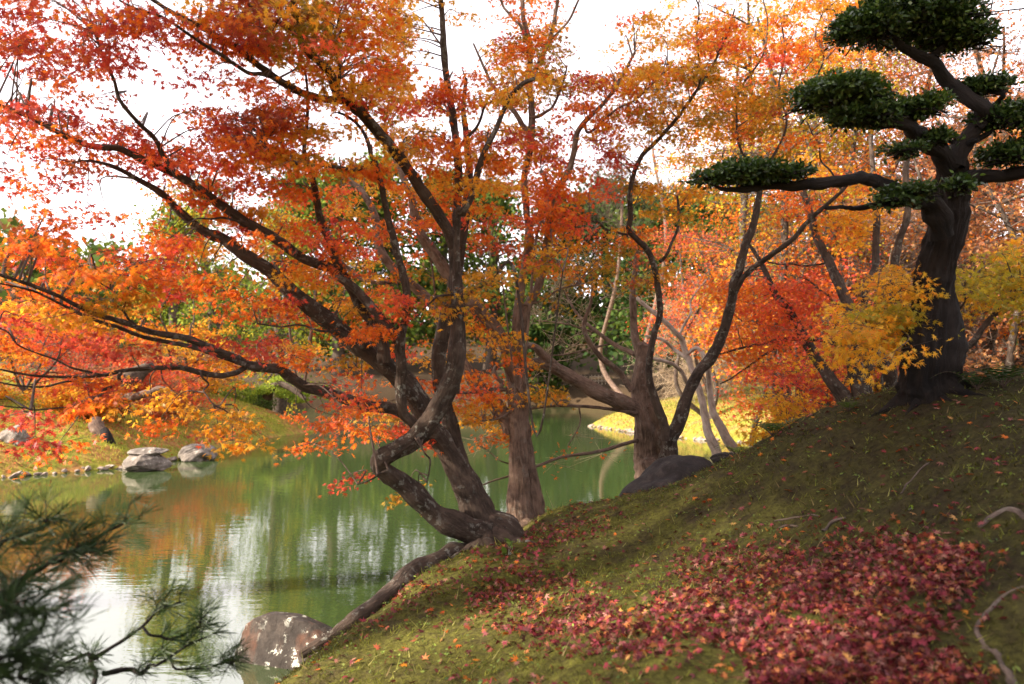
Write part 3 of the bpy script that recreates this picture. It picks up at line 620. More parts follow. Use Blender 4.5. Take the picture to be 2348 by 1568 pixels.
# ------------------------------------------------------------------ big dark pad-pruned evergreen
Gt = Tree('pruned_evergreen', 'dark evergreen with thick rough trunk and clipped flat leaf pads at the right edge', U(2135, 905, 4.7), M['bark_dark'])
Gt.limb([(2132,935),(2130,895),(2124,850),(2128,812),(2149,724),(2163,636),(2170,566),(2177,509),(2182,439),(2184,386),(2186,345)], (5.0,4.9,4.7), (160,124,108,96,90,82,68,60), 'trunk', leafy=False, lump=.22, fiss=.075)
Gt.limb([(2188,380),(2205,330),(2240,292),(2245,270),(2208,239),(2186,204),(2165,168),(2142,140),(2103,119),(2068,102),(2050,80)], (4.6,4.5,4.3), (50,42,38,34,30,24,16), lump=.25, leafy=False)
Gt.limb([(2142,140),(2155,110),(2175,90),(2200,70)], (4.4,4.4), (24,12), lump=.25, leafy=False)
Gt.limb([(2180,385),(2156,346),(2121,326),(2086,305),(2050,291),(2015,281),(1980,260),(1945,242),(1905,232)], (4.6,4.3,4.1), (44,40,36,30,22,12), lump=.25, leafy=False)
Gt.limb([(2160,540),(2138,474),(2086,450),(2050,428),(2015,411),(1980,407),(1928,421),(1875,428),(1822,428),(1770,425),(1717,432),(1664,434),(1630,420)], (4.65,4.4,4.2,4.1), (50,44,34,28,26,22,16,8), lump=.3, leafy=False)
Gt.limb([(2140,490),(2103,470),(2050,466),(1990,470),(1945,474),(1892,477)], (4.6,4.3), (20,14,8), lump=.3, leafy=False)
Gt.limb([(2180,430),(2219,411),(2261,399),(2307,400),(2348,396),(2420,390)], (4.6,4.6), (40,32,26), lump=.25, leafy=False)
Gt.limb([(2245,290),(2270,262),(2290,230),(2262,205)], (4.5,4.5), (18,9), lump=.25, leafy=False)
Gt.limb([(2215,330),(2260,310),(2310,275),(2380,262)], (4.55,4.5), (16,10), lump=.25, leafy=False)
def pad(px, py, hx, hz, d, n, codes='kke', depth=.8):
    """a clipped pad of foliage: flat underside, domed top, leaves thickest near the skin"""
    n = int(n*1.9); mb = MB(); c = U(px, py, d); sx = hx/F_PX*d; sz = hz/F_PX*d; sy = sx*depth
    m_ = max(9, int(hx/5)); k_ = rng.normal(size=(m_, 3)); k_ /= np.linalg.norm(k_, axis=1)[:, None]; k_ *= rng.uniform(.35, .95, (m_, 1)); k_[:, 2] = np.where(k_[:, 2] < -.15, -.15, k_[:, 2]*.8)
    b_ = rng.integers(0, m_, n); u = rng.normal(size=(n, 3)); u /= np.linalg.norm(u, axis=1)[:, None]; u[:, 2] = np.abs(u[:, 2])*rng.choice([1, 1, 1, -.6], n); r = rng.uniform(.3, 1.0, (n, 1))**.4
    p = c+(k_[b_]*np.array([sx, sy, sz*.85])+u*r*np.array([sx*.27+.03, sy*.27+.03, sz*.5]))+rng.normal(size=(n, 3))*.014
    cl = np.concatenate([tones(codes[i % len(codes)], n//len(codes)+1, rng) for i in range(len(codes))])[:n]; rng.shuffle(cl)
    leaves(mb, p, .029, OVAL, cl, 1.0, .45, rng, 0, heading=u*1.2+np.array([0, 0, .5]))
    tw = p[rng.integers(0, n, 60)]; a = c+rng.normal(size=(60, 3))*np.array([sx*.5, sy*.4, sz*.2])-np.array([0, 0, sz*.4])
    sticks(mb, a, tw, .005, .002, 1)
    mb.build('foliage_pad', [M['pad_leaf'], M['bark_dark']], Gt.root)
pad(2090, 52, 175, 58, 4.35, 5200); pad(1985, 70, 85, 42, 4.3, 2300); pad(2190, 92, 95, 32, 4.4, 1700); pad(2130, 5, 120, 40, 4.4, 2400)
pad(1945, 222, 142, 42, 4.15, 4600, 'kee'); pad(1985, 268, 80, 24, 4.15, 1300); pad(2105, 250, 66, 26, 4.2, 1300, 'kee')
pad(1740, 400, 92, 18, 4.1, 1900, 'kke'); pad(1655, 406, 64, 13, 4.1, 700); pad(1700, 386, 44, 12, 4.1, 350)
pad(2262, 200, 52, 26, 4.5, 900); pad(2320, 268, 75, 40, 4.5, 1800); pad(2325, 355, 70, 32, 4.55, 1500); pad(2390, 300, 60, 50, 4.5, 900)
pad(2086, 444, 62, 18, 4.35, 700); pad(2155, 318, 34, 22, 4.3, 260); pad(2040, 462, 40, 14, 4.3, 240); pad(2200, 425, 26, 24, 4.2, 200); pad(2080, 345, 45, 20, 4.2, 260)

# ------------------------------------------------------------------ foreground pine
Pn = Tree('pine_tree', 'dark pine whose needle-covered twigs reach over the water, nearest at lower left', (-2.3, 1.0, .1), M['bark_dark'])
tr = MB(); tube(tr, catmull([(-2.3, 1.0, -.1), (-2.25, 1.05, .6), (-2.4, 1.1, 1.3), (-2.5, 1.0, 2.2), (-2.9, 1.0, 3.4), (-3.2, 1.2, 4.6)], 6), np.linspace(.16, .07, 31), 12, 0, .25); tr.build('trunk', M['bark_dark'], Pn.root)
pl = []
def pb(pts, d, w, k=1): pl.append((Pn.limb(pts, d, w, lump=.25)[0], k))
pb([(-420,1470),(-200,1430),(0,1372),(35,1344),(63,1323),(105,1299),(147,1271),(176,1258),(211,1243),(228,1225),(267,1207),(284,1197)], (1.9,2.2,2.5), (40,24,18,14,9,5))
pb([(0,1372),(0,1320),(5,1271),(21,1239),(53,1225),(88,1207),(110,1190)], (2.2,2.35), (16,10,5))
pb([(120,1292),(133,1286),(158,1262),(197,1258),(218,1253)], (2.35,2.45), (9,6))
pb([(-300,1740),(-60,1660),(120,1630),(211,1580),(230,1541),(221,1509),(253,1485),(298,1457),(323,1436),(351,1401),(386,1390),(414,1380)], (2.2,2.6,2.9), (34,24,18,14,8,4))
pb([(323,1436),(358,1450),(386,1460),(421,1460),(456,1432),(462,1405)], (2.8,2.9), (7,4))
pb([(235,1543),(281,1545),(326,1541),(351,1520),(386,1506),(421,1485),(474,1460)], (2.7,2.9), (13,8,4))
pb([(386,1506),(439,1534),(509,1530),(544,1509)], (2.85,2.95), (6,3))
pb([(218,1509),(168,1513),(133,1520),(98,1527)], (2.65,2.5), (9,4))
pb([(-200,1600),(-60,1530),(20,1500),(60,1470),(100,1430)], (1.7,1.8,1.9), (30,14,6))
pb([(-100,1540),(-10,1540),(60,1550),(110,1570)], (1.75,1.85), (18,6))
pb([(-60,1500),(-20,1430),(10,1400),(25,1370)], (1.75,1.85), (14,6))
mb = MB()
def needles(mb, P, n_tuft, n_need, L=.075, spread=.03):
    P = np.asarray(P); m = len(P)
    T = np.gradient(P, axis=0); T /= np.linalg.norm(T, axis=1)[:, None]+1e-9
    for _ in range(n_tuft):
        i = rng.integers(int(m*.3), m); c = P[i]+rng.normal(size=3)*spread; ax = T[i]*.6+rng.normal(size=3)*.45+np.array([0, 0, .45]); ax /= np.linalg.norm(ax)
        e = c+ax*.02; sticks(mb, P[i][None], e[None], .002, .0015, 1)
        d = ax+rng.normal(size=(n_need, 3))*.5; d /= np.linalg.norm(d, axis=1)[:, None]; ln = L*rng.uniform(.6, 1.15, n_need)
        s = e+ax*rng.uniform(-.02, .012, (n_need, 1)); q = np.cross(d, rng.normal(size=(n_need, 3))); q /= np.linalg.norm(q, axis=1)[:, None]; q *= .0007
        V = np.stack([s-q, s+q, s+d*ln[:, None]*.7+q*.8-np.array([0, 0, .004]), s+d*ln[:, None]-np.array([0, 0, .01])], 1)
        k = len(V); mb.add(V.reshape(-1, 3), (np.arange(k)[:, None]*4+np.array([[0, 1, 2, 3]])), 0, np.repeat(tones('k', k, rng)*.85, 4, 0))
for q, (P, k) in enumerate(pl):
    if q < 3: needles(mb, P, 22, 20, .08, .026)
    elif q < 8: needles(mb, P, 17, 18, .08, .014)
    else: needles(mb, P, 20, 30, .085, .045)
for (cx_, cy_, cz_, r_) in [(-3.3,1.0,4.3,1.5),(-2.3,.1,3.6,1.2),(-4.0,1.9,4.8,1.4),(-3.3,1.3,2.75,.9),(-2.6,-.6,4.4,1.3)]:  # unseen needle clumps added off frame to keep sun off the bank and twigs
    n_ = int(420*r_*r_); u = rng.normal(size=(n_, 3)); u /= np.linalg.norm(u, axis=1)[:, None]; u *= rng.uniform(0, 1, (n_, 1))**.5
    q = np.array([cx_, cy_, cz_])+u*np.array([r_, r_, r_*.55]); q = q[q[:, 0] < -.643*np.maximum(q[:, 1], .3)-.35]
    for c in q:
        d = rng.normal(size=(16, 3))+np.array([0, 0, .7]); d /= np.linalg.norm(d, axis=1)[:, None]; ln = rng.uniform(.07, .13, (16, 1)); w_ = np.cross(d, rng.normal(size=(16, 3))); w_ /= np.linalg.norm(w_, axis=1)[:, None]; w_ *= .0042
        V = np.stack([c-w_, c+w_, c+d*ln], 1); mb.add(V.reshape(-1, 3), np.arange(16)[:, None]*3+np.array([[0, 1, 2]]), 0, np.repeat(tones('k', 16, rng)*1.5, 3, 0))
    k_ = q[rng.integers(0, len(q), 40)]; sticks(mb, np.repeat(np.array([[(cx_-2.8)/2, (cy_+1)/2, cz_-.5]]), 40, 0), k_, .02, .004, 1)
mb.build('crown', [M['needle'], M['bark_dark']], Pn.root)

# ------------------------------------------------------------------ generated background trees
def gen_tree(name, label, x, y, h, spread, code, bark, leaf=.05, n_spray=120, n_leaf=34, stems=3, z0=.25, seed=1, lean=(0, 0), flat=.35, shape=STAR5, lmat='leaf_far', rad=None, zc=1.0, twigm='twig', r0=.05, sink=.1):
    """stems that fork twice, sprays on the forks; leaves of one crown share one mesh"""
    rg = np.random.default_rng(seed); z = float(H(np.array([x]), np.array([y]))[0])-sink
    root = thing(name, label, 'tree', (x, y, z)); base = np.array([x, y, z]); tips = []; crown = MB(); trunk = MB()
    rad = rad or spread*.16
    for s in range(stems):
        a = s/stems*6.28+rg.uniform(-.5, .5); out = spread*rg.uniform(.25, .6)*(1 if stems > 1 else .15)
        top = base+np.array([math.cos(a)*out+lean[0], math.sin(a)*out+lean[1], h*rg.uniform(.7, .95)])
        mid = base+(top-base)*.45+rg.normal(size=3)*np.array([.12, .12, 0])*h*.35
        m2 = base+(top-base)*.75+rg.normal(size=3)*np.array([.1, .1, 0])*h*.25
        P = catmull([base+rg.normal(size=3)*np.array([.06, .06, 0]), base+(mid-base)*.4+rg.normal(size=3)*.04*h*np.array([1, 1, 0]), mid, m2, top], 6)
        tube(trunk, P, np.linspace(r0*h/4, r0*.18*h/4, len(P)), 8, 0, .15, rg)
        nb = 7 if stems > 1 else 14
        for b in range(nb):
            t = rg.uniform(z0, .98); i = int(t*(len(P)-1)); a2 = a+rg.normal()*1.2 if stems > 1 else rg.uniform(0, 6.28)
            ln = spread*rg.uniform(.35, .75)*(1-.45*t); e = P[i]+np.array([math.cos(a2)*ln, math.sin(a2)*ln, ln*rg.uniform(-.05, .6)])
            Q = catmull([P[i], P[i]+(e-P[i])*.5+rg.normal(size=3)*.09*ln, e], 5)
            tube(trunk, Q, np.linspace(r0*.45*h/4*(1-.5*t), .006, len(Q)), 6, 0, .1, rg); tips += list(Q[3:])
        tips += list(P[int(len(P)*.6):])
    trunk.build('trunk', M[bark], root)
    tips = np.array(tips); idx = rg.integers(0, len(tips), n_spray)
    hold = type('hold', (), {})(); hold.crown = crown
    an = tips[idx]; ce = an+rg.normal(size=(n_spray, 3))*np.array([1, 1, .55])*spread*.17
    ce[:, 2] = np.maximum(ce[:, 2], z+max(.3, h*z0*.75))
    codes = [code[k] for k in rg.integers(0, len(code), n_spray)]
    if n_leaf: spray_batch(hold, ce, an, codes, n_leaf, rad, leaf, shape, rg, 1, flat)
    else:
        for c, a in zip(ce, an):
            for _ in range(3):
                e = c+rg.normal(size=(6, 3))*rad*.8; sticks(crown, np.repeat(((a+c)/2)[None], 6, 0), e, .006, .003, 1)
                sticks(crown, np.repeat(e, 2, 0), np.repeat(e, 2, 0)+rg.normal(size=(12, 3))*rad*.4, .004, .002, 1)
    crown.build('crown', [M[lmat], M[twigm]], root); return root
def X(px, d): return (px-CX)/F_PX*d
# right-hand woodland behind the crest
RB = [(1765,12.6,4.2,1.6,'ooy','orange maple behind the slender dark one, over the lawn',3,.6),
 (1820,12.0,3.8,1.6,'ppo','pink-red maple behind the multi-stemmed clump',3,.4),
 (1890,10.6,1.5,.85,'pra','low red and yellow maple bush below the crest clump',4,.1),
 (1800,9.2,.8,.35,'ya','golden maple sapling beside the fern on the crest',3,.1),
 (1930,15.0,5.6,2.4,'aoy','golden orange maple behind the crest clump',3,.35),
 (2010,12.0,2.2,1.0,'yao','small golden maple showing behind the crest stems',3,.2),
 (2060,14.0,4.5,2.0,'mbo','dull pinkish brown thin-leaved maple left of the dark trunk',4,.3),
 (2280,11.0,5.2,2.6,'mmb','dull orange maple at the right edge behind the dark trunk',3,.2),
 (2230,15.0,8.5,3.2,'mbo','tall dull orange maple rising behind the leaf pads',3,.35),
 (2000,17.0,11.0,3.4,'omg','tall rust orange maple filling the sky above the leaf pads',3,.45),
 (1790,15.5,10.5,3.0,'oogy','tall orange maple above the slender dark one',3,.5),
 (1880,13.0,8.5,2.4,'gvo','tall olive and orange maple left of the leaf pads',3,.45),
 (2420,13.0,9.0,3.4,'mdb','tall orange brown maple outermost at the right edge',3,.25),
 (1625,27,7.5,2.6,'pro','scarlet maple far back between the pollarded one and the orange one',3,.45),
 (2150,19.0,6.0,3.0,'mob','brown orange maple deep in the wood behind the big trunk',3,.2),
 (2350,18.0,7.0,3.4,'mdo','deep rust maple in the far right corner of the wood',3,.2)]
for i, (px, d, h, sp, code, lab, st, z0) in enumerate(RB):
    gen_tree('maple_tree', lab, X(px, d), d, h, sp, code, 'bark', .05 if d < 14 else .065, int(55+h*sp*13), 34, st, z0, 100+i, shape=STAR5 if d < 13 else STAR3, rad=.3+.03*d*.5)
gen_tree('bare_tree', 'leafless grey-brown thicket tree among the crest maples', X(2010, 13.0), 13.0, 4.2, 2.2, 'b', 'bark_pale', n_spray=150, n_leaf=0, stems=6, z0=.15, seed=40, rad=.5, twigm='twig')
gen_tree('bare_tree', 'leafless brown bushy tree above the lawn boulder', X(1640, 30), 30, 4.6, 2.6, 'b', 'bark_pale', n_spray=150, n_leaf=0, stems=5, z0=.15, seed=41, rad=.5, twigm='twig_pale')
gen_tree('bare_tree', 'tall bare grey tree with thin bright twigs against the sky', X(1455, 38), 38, 19, 3.0, 'b', 'bark_b', n_spray=60, n_leaf=0, stems=2, z0=.6, seed=42, rad=.8, twigm='twig', r0=.03)
# distant wooded hills that close the view
mb = MB(); n = 24000; a = rng.uniform(-1.15, 1.15, n); r = rng.uniform(88, 125, n); P = np.stack([np.sin(a)*r, np.cos(a)*r, 0*a], 1)
top = np.where(a < -.40, 4.5, 6)+2.5*np.sin(a*23+np.sin(a*9)*2)+2*np.sin(a*51); P[:, 2] = H(P[:, 0], P[:, 1])+top*rng.uniform(0, 1, n)**.8
leaves(mb, P, 1.1, DIA, np.concatenate([tones('e', n//2, rng, .3), tones('c', n//4, rng, .3)*.8, tones('b', n-n//2-n//4, rng)*.5]), 1, .3, rng)
o = mb.build('distant_wood', M['leaf_far'], kind='stuff'); o['label'] = 'far mixed woodland closing the view beyond the pond'
# far bank evergreens
def conifer(name, label, x, y, h, w, codes, seed, bark='bark_pine', n=2600, size=.16, zb=.1, shape=DIA):
    rg = np.random.default_rng(seed); z = float(H(np.array([x]), np.array([y]))[0])-.1; root = thing(name, label, 'tree', (x, y, z))
    t_ = MB(); P = catmull([(x, y, z), (x+rg.normal()*.03*h, y, z+h*.4), (x+rg.normal()*.04*h, y, z+h*.8), (x, y, z+h)], 6); tube(t_, P, np.linspace(.035*h, .01*h, len(P)), 8, 0, .15, rg)
    c_ = MB(); nc = int(34+h*5)
    for k in range(nc):
        t = rg.uniform(zb, 1)**.85; r = w*(1-t)**.5*rg.uniform(.3, 1.1)+w*.08; a = rg.uniform(0, 6.28); i = int(t*(len(P)-1))
        c = P[i]+np.array([math.cos(a)*r*.75, math.sin(a)*r*.75, rg.normal()*.03*h]); tube(t_, catmull([P[i], (P[i]+c)/2+np.array([0, 0, .04*h]), c], 3), np.linspace(.006*h, .002*h, 7), 5, 0, 0, rg)
        m = n//nc; q = c+rg.normal(size=(m, 3))*np.array([.26, .26, .15])*w*.62
        code = codes[rg.integers(len(codes))]
        leaves(c_, q, size, shape, tones(code, m, rg, .3), 1.0, .2, rg, 0, heading=(q-P[i])*.5+np.array([0, 0, .8]))
    t_.build('trunk', M[bark], root); c_.build('crown', M['leaf_far'], root); return root
EV = [(400,31,7.0,2.2,'ccv','bright green conifer across the water at left, behind the red shrubs'),
 (480,37,10.0,2.9,'ecc','dark green bushy evergreen right of the bright conifer'),
 (640,41,11.0,2.8,'ccv','yellow-green tall evergreen behind the clipped pine'),
 (330,34,4.6,2.0,'ee','deep green evergreen left of the bright conifer'),
 (780,70,18,5.2,'eec','olive evergreen above the brown far bank, left of the curved trunk'),
 (880,74,20,5.4,'ecc','tall pale green evergreen behind the far bank, nearest the curved trunk'),
 (690,72,18,5.4,'ee','broad dark evergreen at the left end of the far bank'),
 (1010,76,18,5.4,'eec','mid green evergreen at the head of the pond'),
 (1120,74,17,5.4,'ee','evergreen seen between the two near maples'),
 (1290,70,16,5.4,'kke','dark evergreen right behind the bamboo fence'),
 (1390,72,17,5.4,'kee','tall dark evergreen above the right end of the fence'),
 (1480,60,15,5.0,'kke','dark evergreen behind the pollarded maple'),
 (1580,52,13,4.8,'kke','dark evergreen above the sunny lawn'),
 (1680,46,11,4.2,'kee','dark evergreen at the back of the lawn near the orange maple'),
 (1800,42,10,4.2,'ke','dark evergreen deep behind the pink-red maple'),
 (1230,64,6,3.0,'ke','squat dark evergreen at the left end of the fence'),
 (2260,24,7,3.2,'ke','dark evergreen deep in the right-hand wood'),
 (1960,30,9,4.0,'ke','dark evergreen far behind the crest clump')]
for i, (px, d, h, w, codes, lab) in enumerate(EV):
    conifer('evergreen_tree', lab, X(px, d), d, h, w, codes, 300+i, n=5200 if d < 45 else 5000, size=.15 if d < 45 else .46)
# unseen evergreens added left and right of the view to shade the bank
for i, (x, y, h, w, lab) in enumerate([(-9.3,4.6,9.3,5.2,'unseen bare-stemmed evergreen added for shade on the near left shore, beside the view'),(-9.6,1.2,9.3,5.2,'unseen bare-stemmed evergreen added for shade on the near left shore, level with the camera'),(5.4,0.2,9.5,4.6,'unseen dense evergreen right of the camera, added to shade the bank'),(-9.2,-2.3,12.8,6.4,'unseen bare-stemmed evergreen added for shade on the near left shore, behind the camera')]):
    conifer('evergreen_tree', lab, x, y, h, w, 'ek', 700+i, n=4200 if y > 1 else 8000, size=.26, zb=.45 if y < 1 else .64)
# left bank maples and shrubs
LB = [(60,21,2.6,2.4,'por','red maple shrub at the left edge across the water',4,.15),
 (170,24,3.0,2.4,'prp','crimson maple shrub behind the gnarled left bank stem',4,.15),
 (-60,18.5,2.4,2.0,'oy','orange maple shrub cut by the left edge',4,.1),
 (275,20.5,1.7,1.5,'pbp','pink-leaved maple with dark gnarled leaning trunk on the left bank',2,.35),
 (225,19.0,1.2,1.1,'yo','yellow leaved small maple by the split stump',2,.35),
 (425,26,4.3,2.3,'ooy','orange maple on the left bank in front of the conifers',3,.25),
 (390,23,1.5,1.4,'ppb','pale pink maple shrub nearest the water on the left bank',3,.2),
 (290,27,2.3,2.3,'bbm','pale dry beige shrub behind the pink maples',5,.1),
 (450,29,2.0,2.0,'bab','pale straw-coloured shrub in front of the evergreens',5,.1)]
for i, (px, d, h, sp, code, lab, st, z0) in enumerate(LB):
    gen_tree('maple_tree' if i < 7 else 'shrub', lab, X(px, d), d, h, sp, code, 'bark_pine', .07, 130, 40, st, z0, 500+i, shape=STAR3, rad=.34, r0=.10 if i in (3, 4) else .07)
for i, (px, d, r, lab) in enumerate([(545,34,.75,'rounded clipped green bush at the foot of the lawn, left one'),(596,36,.7,'rounded darker green bush beside the clipped pine'),(470,33,.5,'low dark bush at the edge of the straw shrub')]):
    x = X(px, d); z = float(H(np.array([x]), np.array([d]))[0]); mb = MB(); n = 2200; u = rng.normal(size=(n, 3)); u /= np.linalg.norm(u, axis=1)[:, None]; u *= rng.uniform(.55, 1.05, (n, 1)); u[:, 2] = u[:, 2]*.8+.35
    root = thing('bush', lab, 'bush', (x, d, z)); leaves(mb, np.array([x, d, z])+u*r, .09, DIA, tones('c' if i == 0 else 'e', n, rng, .3), 1, .3, rng, 0, heading=u)
    mb.build('foliage', M['leaf_far'], root); s_ = MB(); sticks(s_, [(x, d, z)]*9, np.array([x, d, z])+rng.normal(size=(9, 3))*.25*r+np.array([0, 0, r*.8]), .03, .01); s_.build('stem', M['bark_pine'], root)
# clipped pine on the point
cz = thing('pruned_pine', 'low clipped pine with bright green cushions leaning over the water', 'tree', (X(625, 30), 30, .6))
mb = MB(); tube(mb, catmull([U(612, 912, 30.2), U(622, 890, 30), U(640, 880, 29.8), U(665, 890, 29.6), U(700, 915, 29.4)], 6), np.linspace(.2, .07, 25), 8, 0, .25); mb.build('trunk', M['bark_pine'], cz)
for (px, py, hx, hz) in [(648,872,30,9),(625,893,38,13),(655,906,26,9),(682,917,24,9),(690,905,18,8),(600,898,22,9)]:
    mb = MB(); n = 900; c = U(px, py, 30); u = rng.normal(size=(n, 3)); u /= np.linalg.norm(u, axis=1)[:, None]; u *= rng.uniform(.5, 1, (n, 1)); u[:, 2] = np.maximum(u[:, 2], -.35)
    s = np.array([hx/F_PX*30, hx/F_PX*26, hz/F_PX*30*1.25]); leaves(mb, c+u*s, .07, DIA, tones('c', n, rng, .25)*2.0, 1, .4, rng, 0, heading=u+np.array([0, 0, .8])); mb.build('foliage_pad', M['leaf_far'], cz)

# ------------------------------------------------------------------ rocks
def mat_rock(name, dark, light, lich=(.50,.50,.43), rust=0, thr=.56):
    m, nt, N, L, out = newmat(name); g = N.new('ShaderNodeTexCoord').outputs['Object']
    n1 = noise(nt, g, 7, 8, .7); n2 = noise(nt, g, 16, 6, .7); n3 = noise(nt, g, 2.6, 3, .6); n4 = noise(nt, vecscale(nt, g, (1.3, 1.3, .5)), 5, 4, .6)
    c = ramp(nt, n1, [(.3, tuple(x*.5 for x in dark)), (.5, dark), (.72, light)])
    if rust: c = mixc(nt, ramp(nt, n4, [(.52, (0,0,0)), (.68, (rust,)*3)]), c, (.20,.075,.035))
    mm = N.new('ShaderNodeMath'); mm.operation = 'MULTIPLY'; L.new(ramp(nt, n2, [(thr, (0,0,0)), (thr+.04, (1,1,1))]), mm.inputs[0]); L.new(ramp(nt, n3, [(.42, (0,0,0)), (.56, (1,1,1))]), mm.inputs[1])
    c = mixc(nt, mm.outputs[0], c, lich)
    p = princ(nt, c, .85, .25, bump(nt, n1, .8, .04)); L.new(p.outputs[0], out.inputs[0]); return m
M['rock_l'] = mat_rock('lichen_rock', (.038,.030,.025), (.10,.080,.066), rust=.35, thr=.565)
M['rock_p'] = mat_rock('pale_rock', (.15,.125,.105), (.36,.31,.27), (.5,.47,.42), thr=.6)
M['rock_d'] = mat_rock('dark_rock', (.030,.024,.022), (.085,.066,.058), (.13,.11,.10), thr=.66)
M['stone'] = mat_rock('edging_stone', (.26,.20,.16), (.52,.44,.37), (.5,.46,.4), thr=.64)
def icosphere(sub):
    t = (1+5**.5)/2; v = [np.array(p, float)/math.sqrt(1+t*t) for p in [(-1,t,0),(1,t,0),(-1,-t,0),(1,-t,0),(0,-1,t),(0,1,t),(0,-1,-t),(0,1,-t),(t,0,-1),(t,0,1),(-t,0,-1),(-t,0,1)]]
    f = [(0,11,5),(0,5,1),(0,1,7),(0,7,10),(0,10,11),(1,5,9),(5,11,4),(11,10,2),(10,7,6),(7,1,8),(3,9,4),(3,4,2),(3,2,6),(3,6,8),(3,8,9),(4,9,5),(2,4,11),(6,2,10),(8,6,7),(9,8,1)]
    for _ in range(sub):
        mid = {}; nf = []
        def mp(a, b):
            k = (min(a, b), max(a, b))
            if k not in mid: p = v[a]+v[b]; v.append(p/np.linalg.norm(p)); mid[k] = len(v)-1
            return mid[k]
        for a, b, c in f: ab, bc, ca = mp(a, b), mp(b, c), mp(c, a); nf += [(a, ab, ca), (b, bc, ab), (c, ca, bc), (ab, bc, ca)]
        f = nf
    return np.array(v), np.array(f)
ICO4, ICO3 = icosphere(5), icosphere(3)
def rock_shape(dims, seed, facets=11, rough=.085, ico=ICO4, taper=None):
    rg = np.random.default_rng(seed); v, f = ico; v = v.copy()
    for _ in range(facets):      # shave flat faces
        n = rg.normal(size=3); n /= np.linalg.norm(n); k = rg.uniform(.62, .9); d = v@n; v -= np.maximum(d-k, 0)[:, None]*n*.85
    r = np.zeros(len(v))
    for q in range(10):
        k = rg.normal(size=3)*(1.6*1.32**q); r += np.sin(v@k+rg.uniform(0, 6.28))*rough/(1.25**q)
    v = v*(1+r)[:, None]
    if taper: v[:, 1:] *= (1+taper*v[:, :1])
    return v*np.array(dims)/2, f
def rock(name, label, cat, loc, dims, mat, seed, rotz=0, tilt=0, group=None, **kw):
    v, f = rock_shape(dims, seed, **kw); ct, st = math.cos(tilt), math.sin(tilt)
    v = np.stack([v[:, 0]*ct+v[:, 2]*st, v[:, 1], -v[:, 0]*st+v[:, 2]*ct], 1)
    mb = MB(); mb.add(v, f); o = mb.build(name, mat); o.location = [float(a) for a in loc]; o.rotation_euler = (0, 0, rotz); return tag(o, label, cat, group)
p = U(672, 1480, 5.3); rock('boulder', 'lichen-spotted brown boulder standing in the water at the foot of the root', 'rock', (p[0]+.07, p[1], .0), (.92, .46, .52), M['rock_l'], 18, math.radians(-16), math.radians(8), taper=-.12, facets=3, rough=.05)
p = U(1556, 1118, 6.85); rock('boulder', 'large dark smooth boulder on the crest in front of the pollarded maple', 'rock', (p[0], p[1], p[2]-.16), (1.06, .8, .86), M['rock_d'], 9, math.radians(12), math.radians(-22), rough=.05, facets=6)
p = U(1662, 1048, 6.6); rock('stone', 'small dark stone tucked against the right side of the large dark boulder', 'rock', (p[0], p[1], p[2]-.03), (.26, .2, .14), M['rock_d'], 12, .3)
p = U(1445, 1170, 6.9); rock('stone', 'small pale stone at the foot of the large dark boulder', 'rock', (p[0], p[1], p[2]-.02), (.12, .1, .08), M['rock_p'], 13, .3)
p = U(335, 1058, 16.7); o = rock('boulder', 'pale grey boulder with a flat slab top at the left shore, centre of three', 'rock', (p[0], p[1], .12), (.98, .8, .56), M['rock_p'], 21, .3, 0)
v, f = rock_shape((.78, .62, .16), 22, 5, .05); mb = MB(); mb.add(v, f); sl = mb.build('slab_top', M['rock_p']); sl.parent = o; sl.location = (.02, 0, .27); sl.rotation_euler = (.05, -.04, .2)
p = U(460, 1040, 18.9); rock('boulder', 'grey shore boulder at the tip of the left bank, below hanging leaves', 'rock', (p[0], p[1], .12), (.85, .7, .52), M['rock_p'], 25, .8)
p = U(8, 1005, 16.2); rock('boulder', 'white-topped boulder on the left bank cut by the left edge, lower one', 'rock', (p[0], p[1]+.3, p[2]-.1), (.75, .6, .65), M['rock_p'], 27, .2)
p = U(15, 945, 19.0); rock('boulder', 'white boulder on the left bank at the left edge, upper one', 'rock', (p[0], p[1]+.3, p[2]-.1), (.75, .6, .6), M['rock_p'], 29, .9)
p = U(1722, 882, 33.0); g_ = float(H(p[:1], p[1:2])[0]); rock('boulder', 'dark grey boulder lying on the sunny lawn beyond the pond', 'rock', (p[0], p[1], g_+.15), (1.3, 1.0, .95), M['rock_d'], 31, .4)
# split stump on the left bank
st = thing('tree_stump', 'weathered split grey stump leaning on the left bank grass', 'stump', U(232, 1005, 18.0))
mb = MB(); tube(mb, catmull([U(246, 1022, 18), U(236, 1000, 18), U(226, 980, 18.1), U(222, 962, 18.2)], 5), [.26, .23, .2, .19, .18, .17, .17, .17, .16, .16, .16, .16, .15, .14, .14, .13], 12, 0, .4); mb.build('trunk', M['bark_b'], st)
mb = MB(); tube(mb, catmull([U(250, 1020, 17.8), U(246, 1000, 17.8), U(238, 985, 17.9)], 5), np.linspace(.16, .07, 11), 9, 0, .4); mb.build('splinter', M['bark_dark'], st)
# gnarled leaning trunk
gn = thing('old_tree', 'dark gnarled leaning trunk with a pale horizontal limb on the left bank', 'tree', U(275, 940, 19.6))
mb = MB(); tube(mb, catmull([U(272, 945, 19.6), U(276, 915, 19.6), U(290, 885, 19.7), U(318, 858, 19.8), (U(345, 835, 19.9))], 6), np.linspace(.30, .13, 25), 12, 0, .35); mb.build('trunk', M['bark_pine'], gn)
mb = MB(); tube(mb, catmull([U(282, 905, 19.5), U(305, 908, 19.3), U(335, 902, 19.2), U(365, 893, 19.2), U(395, 900, 19.2)], 6), np.linspace(.12, .05, 25), 9, 0, .35); mb.build('branch', M['bark_b'], gn)
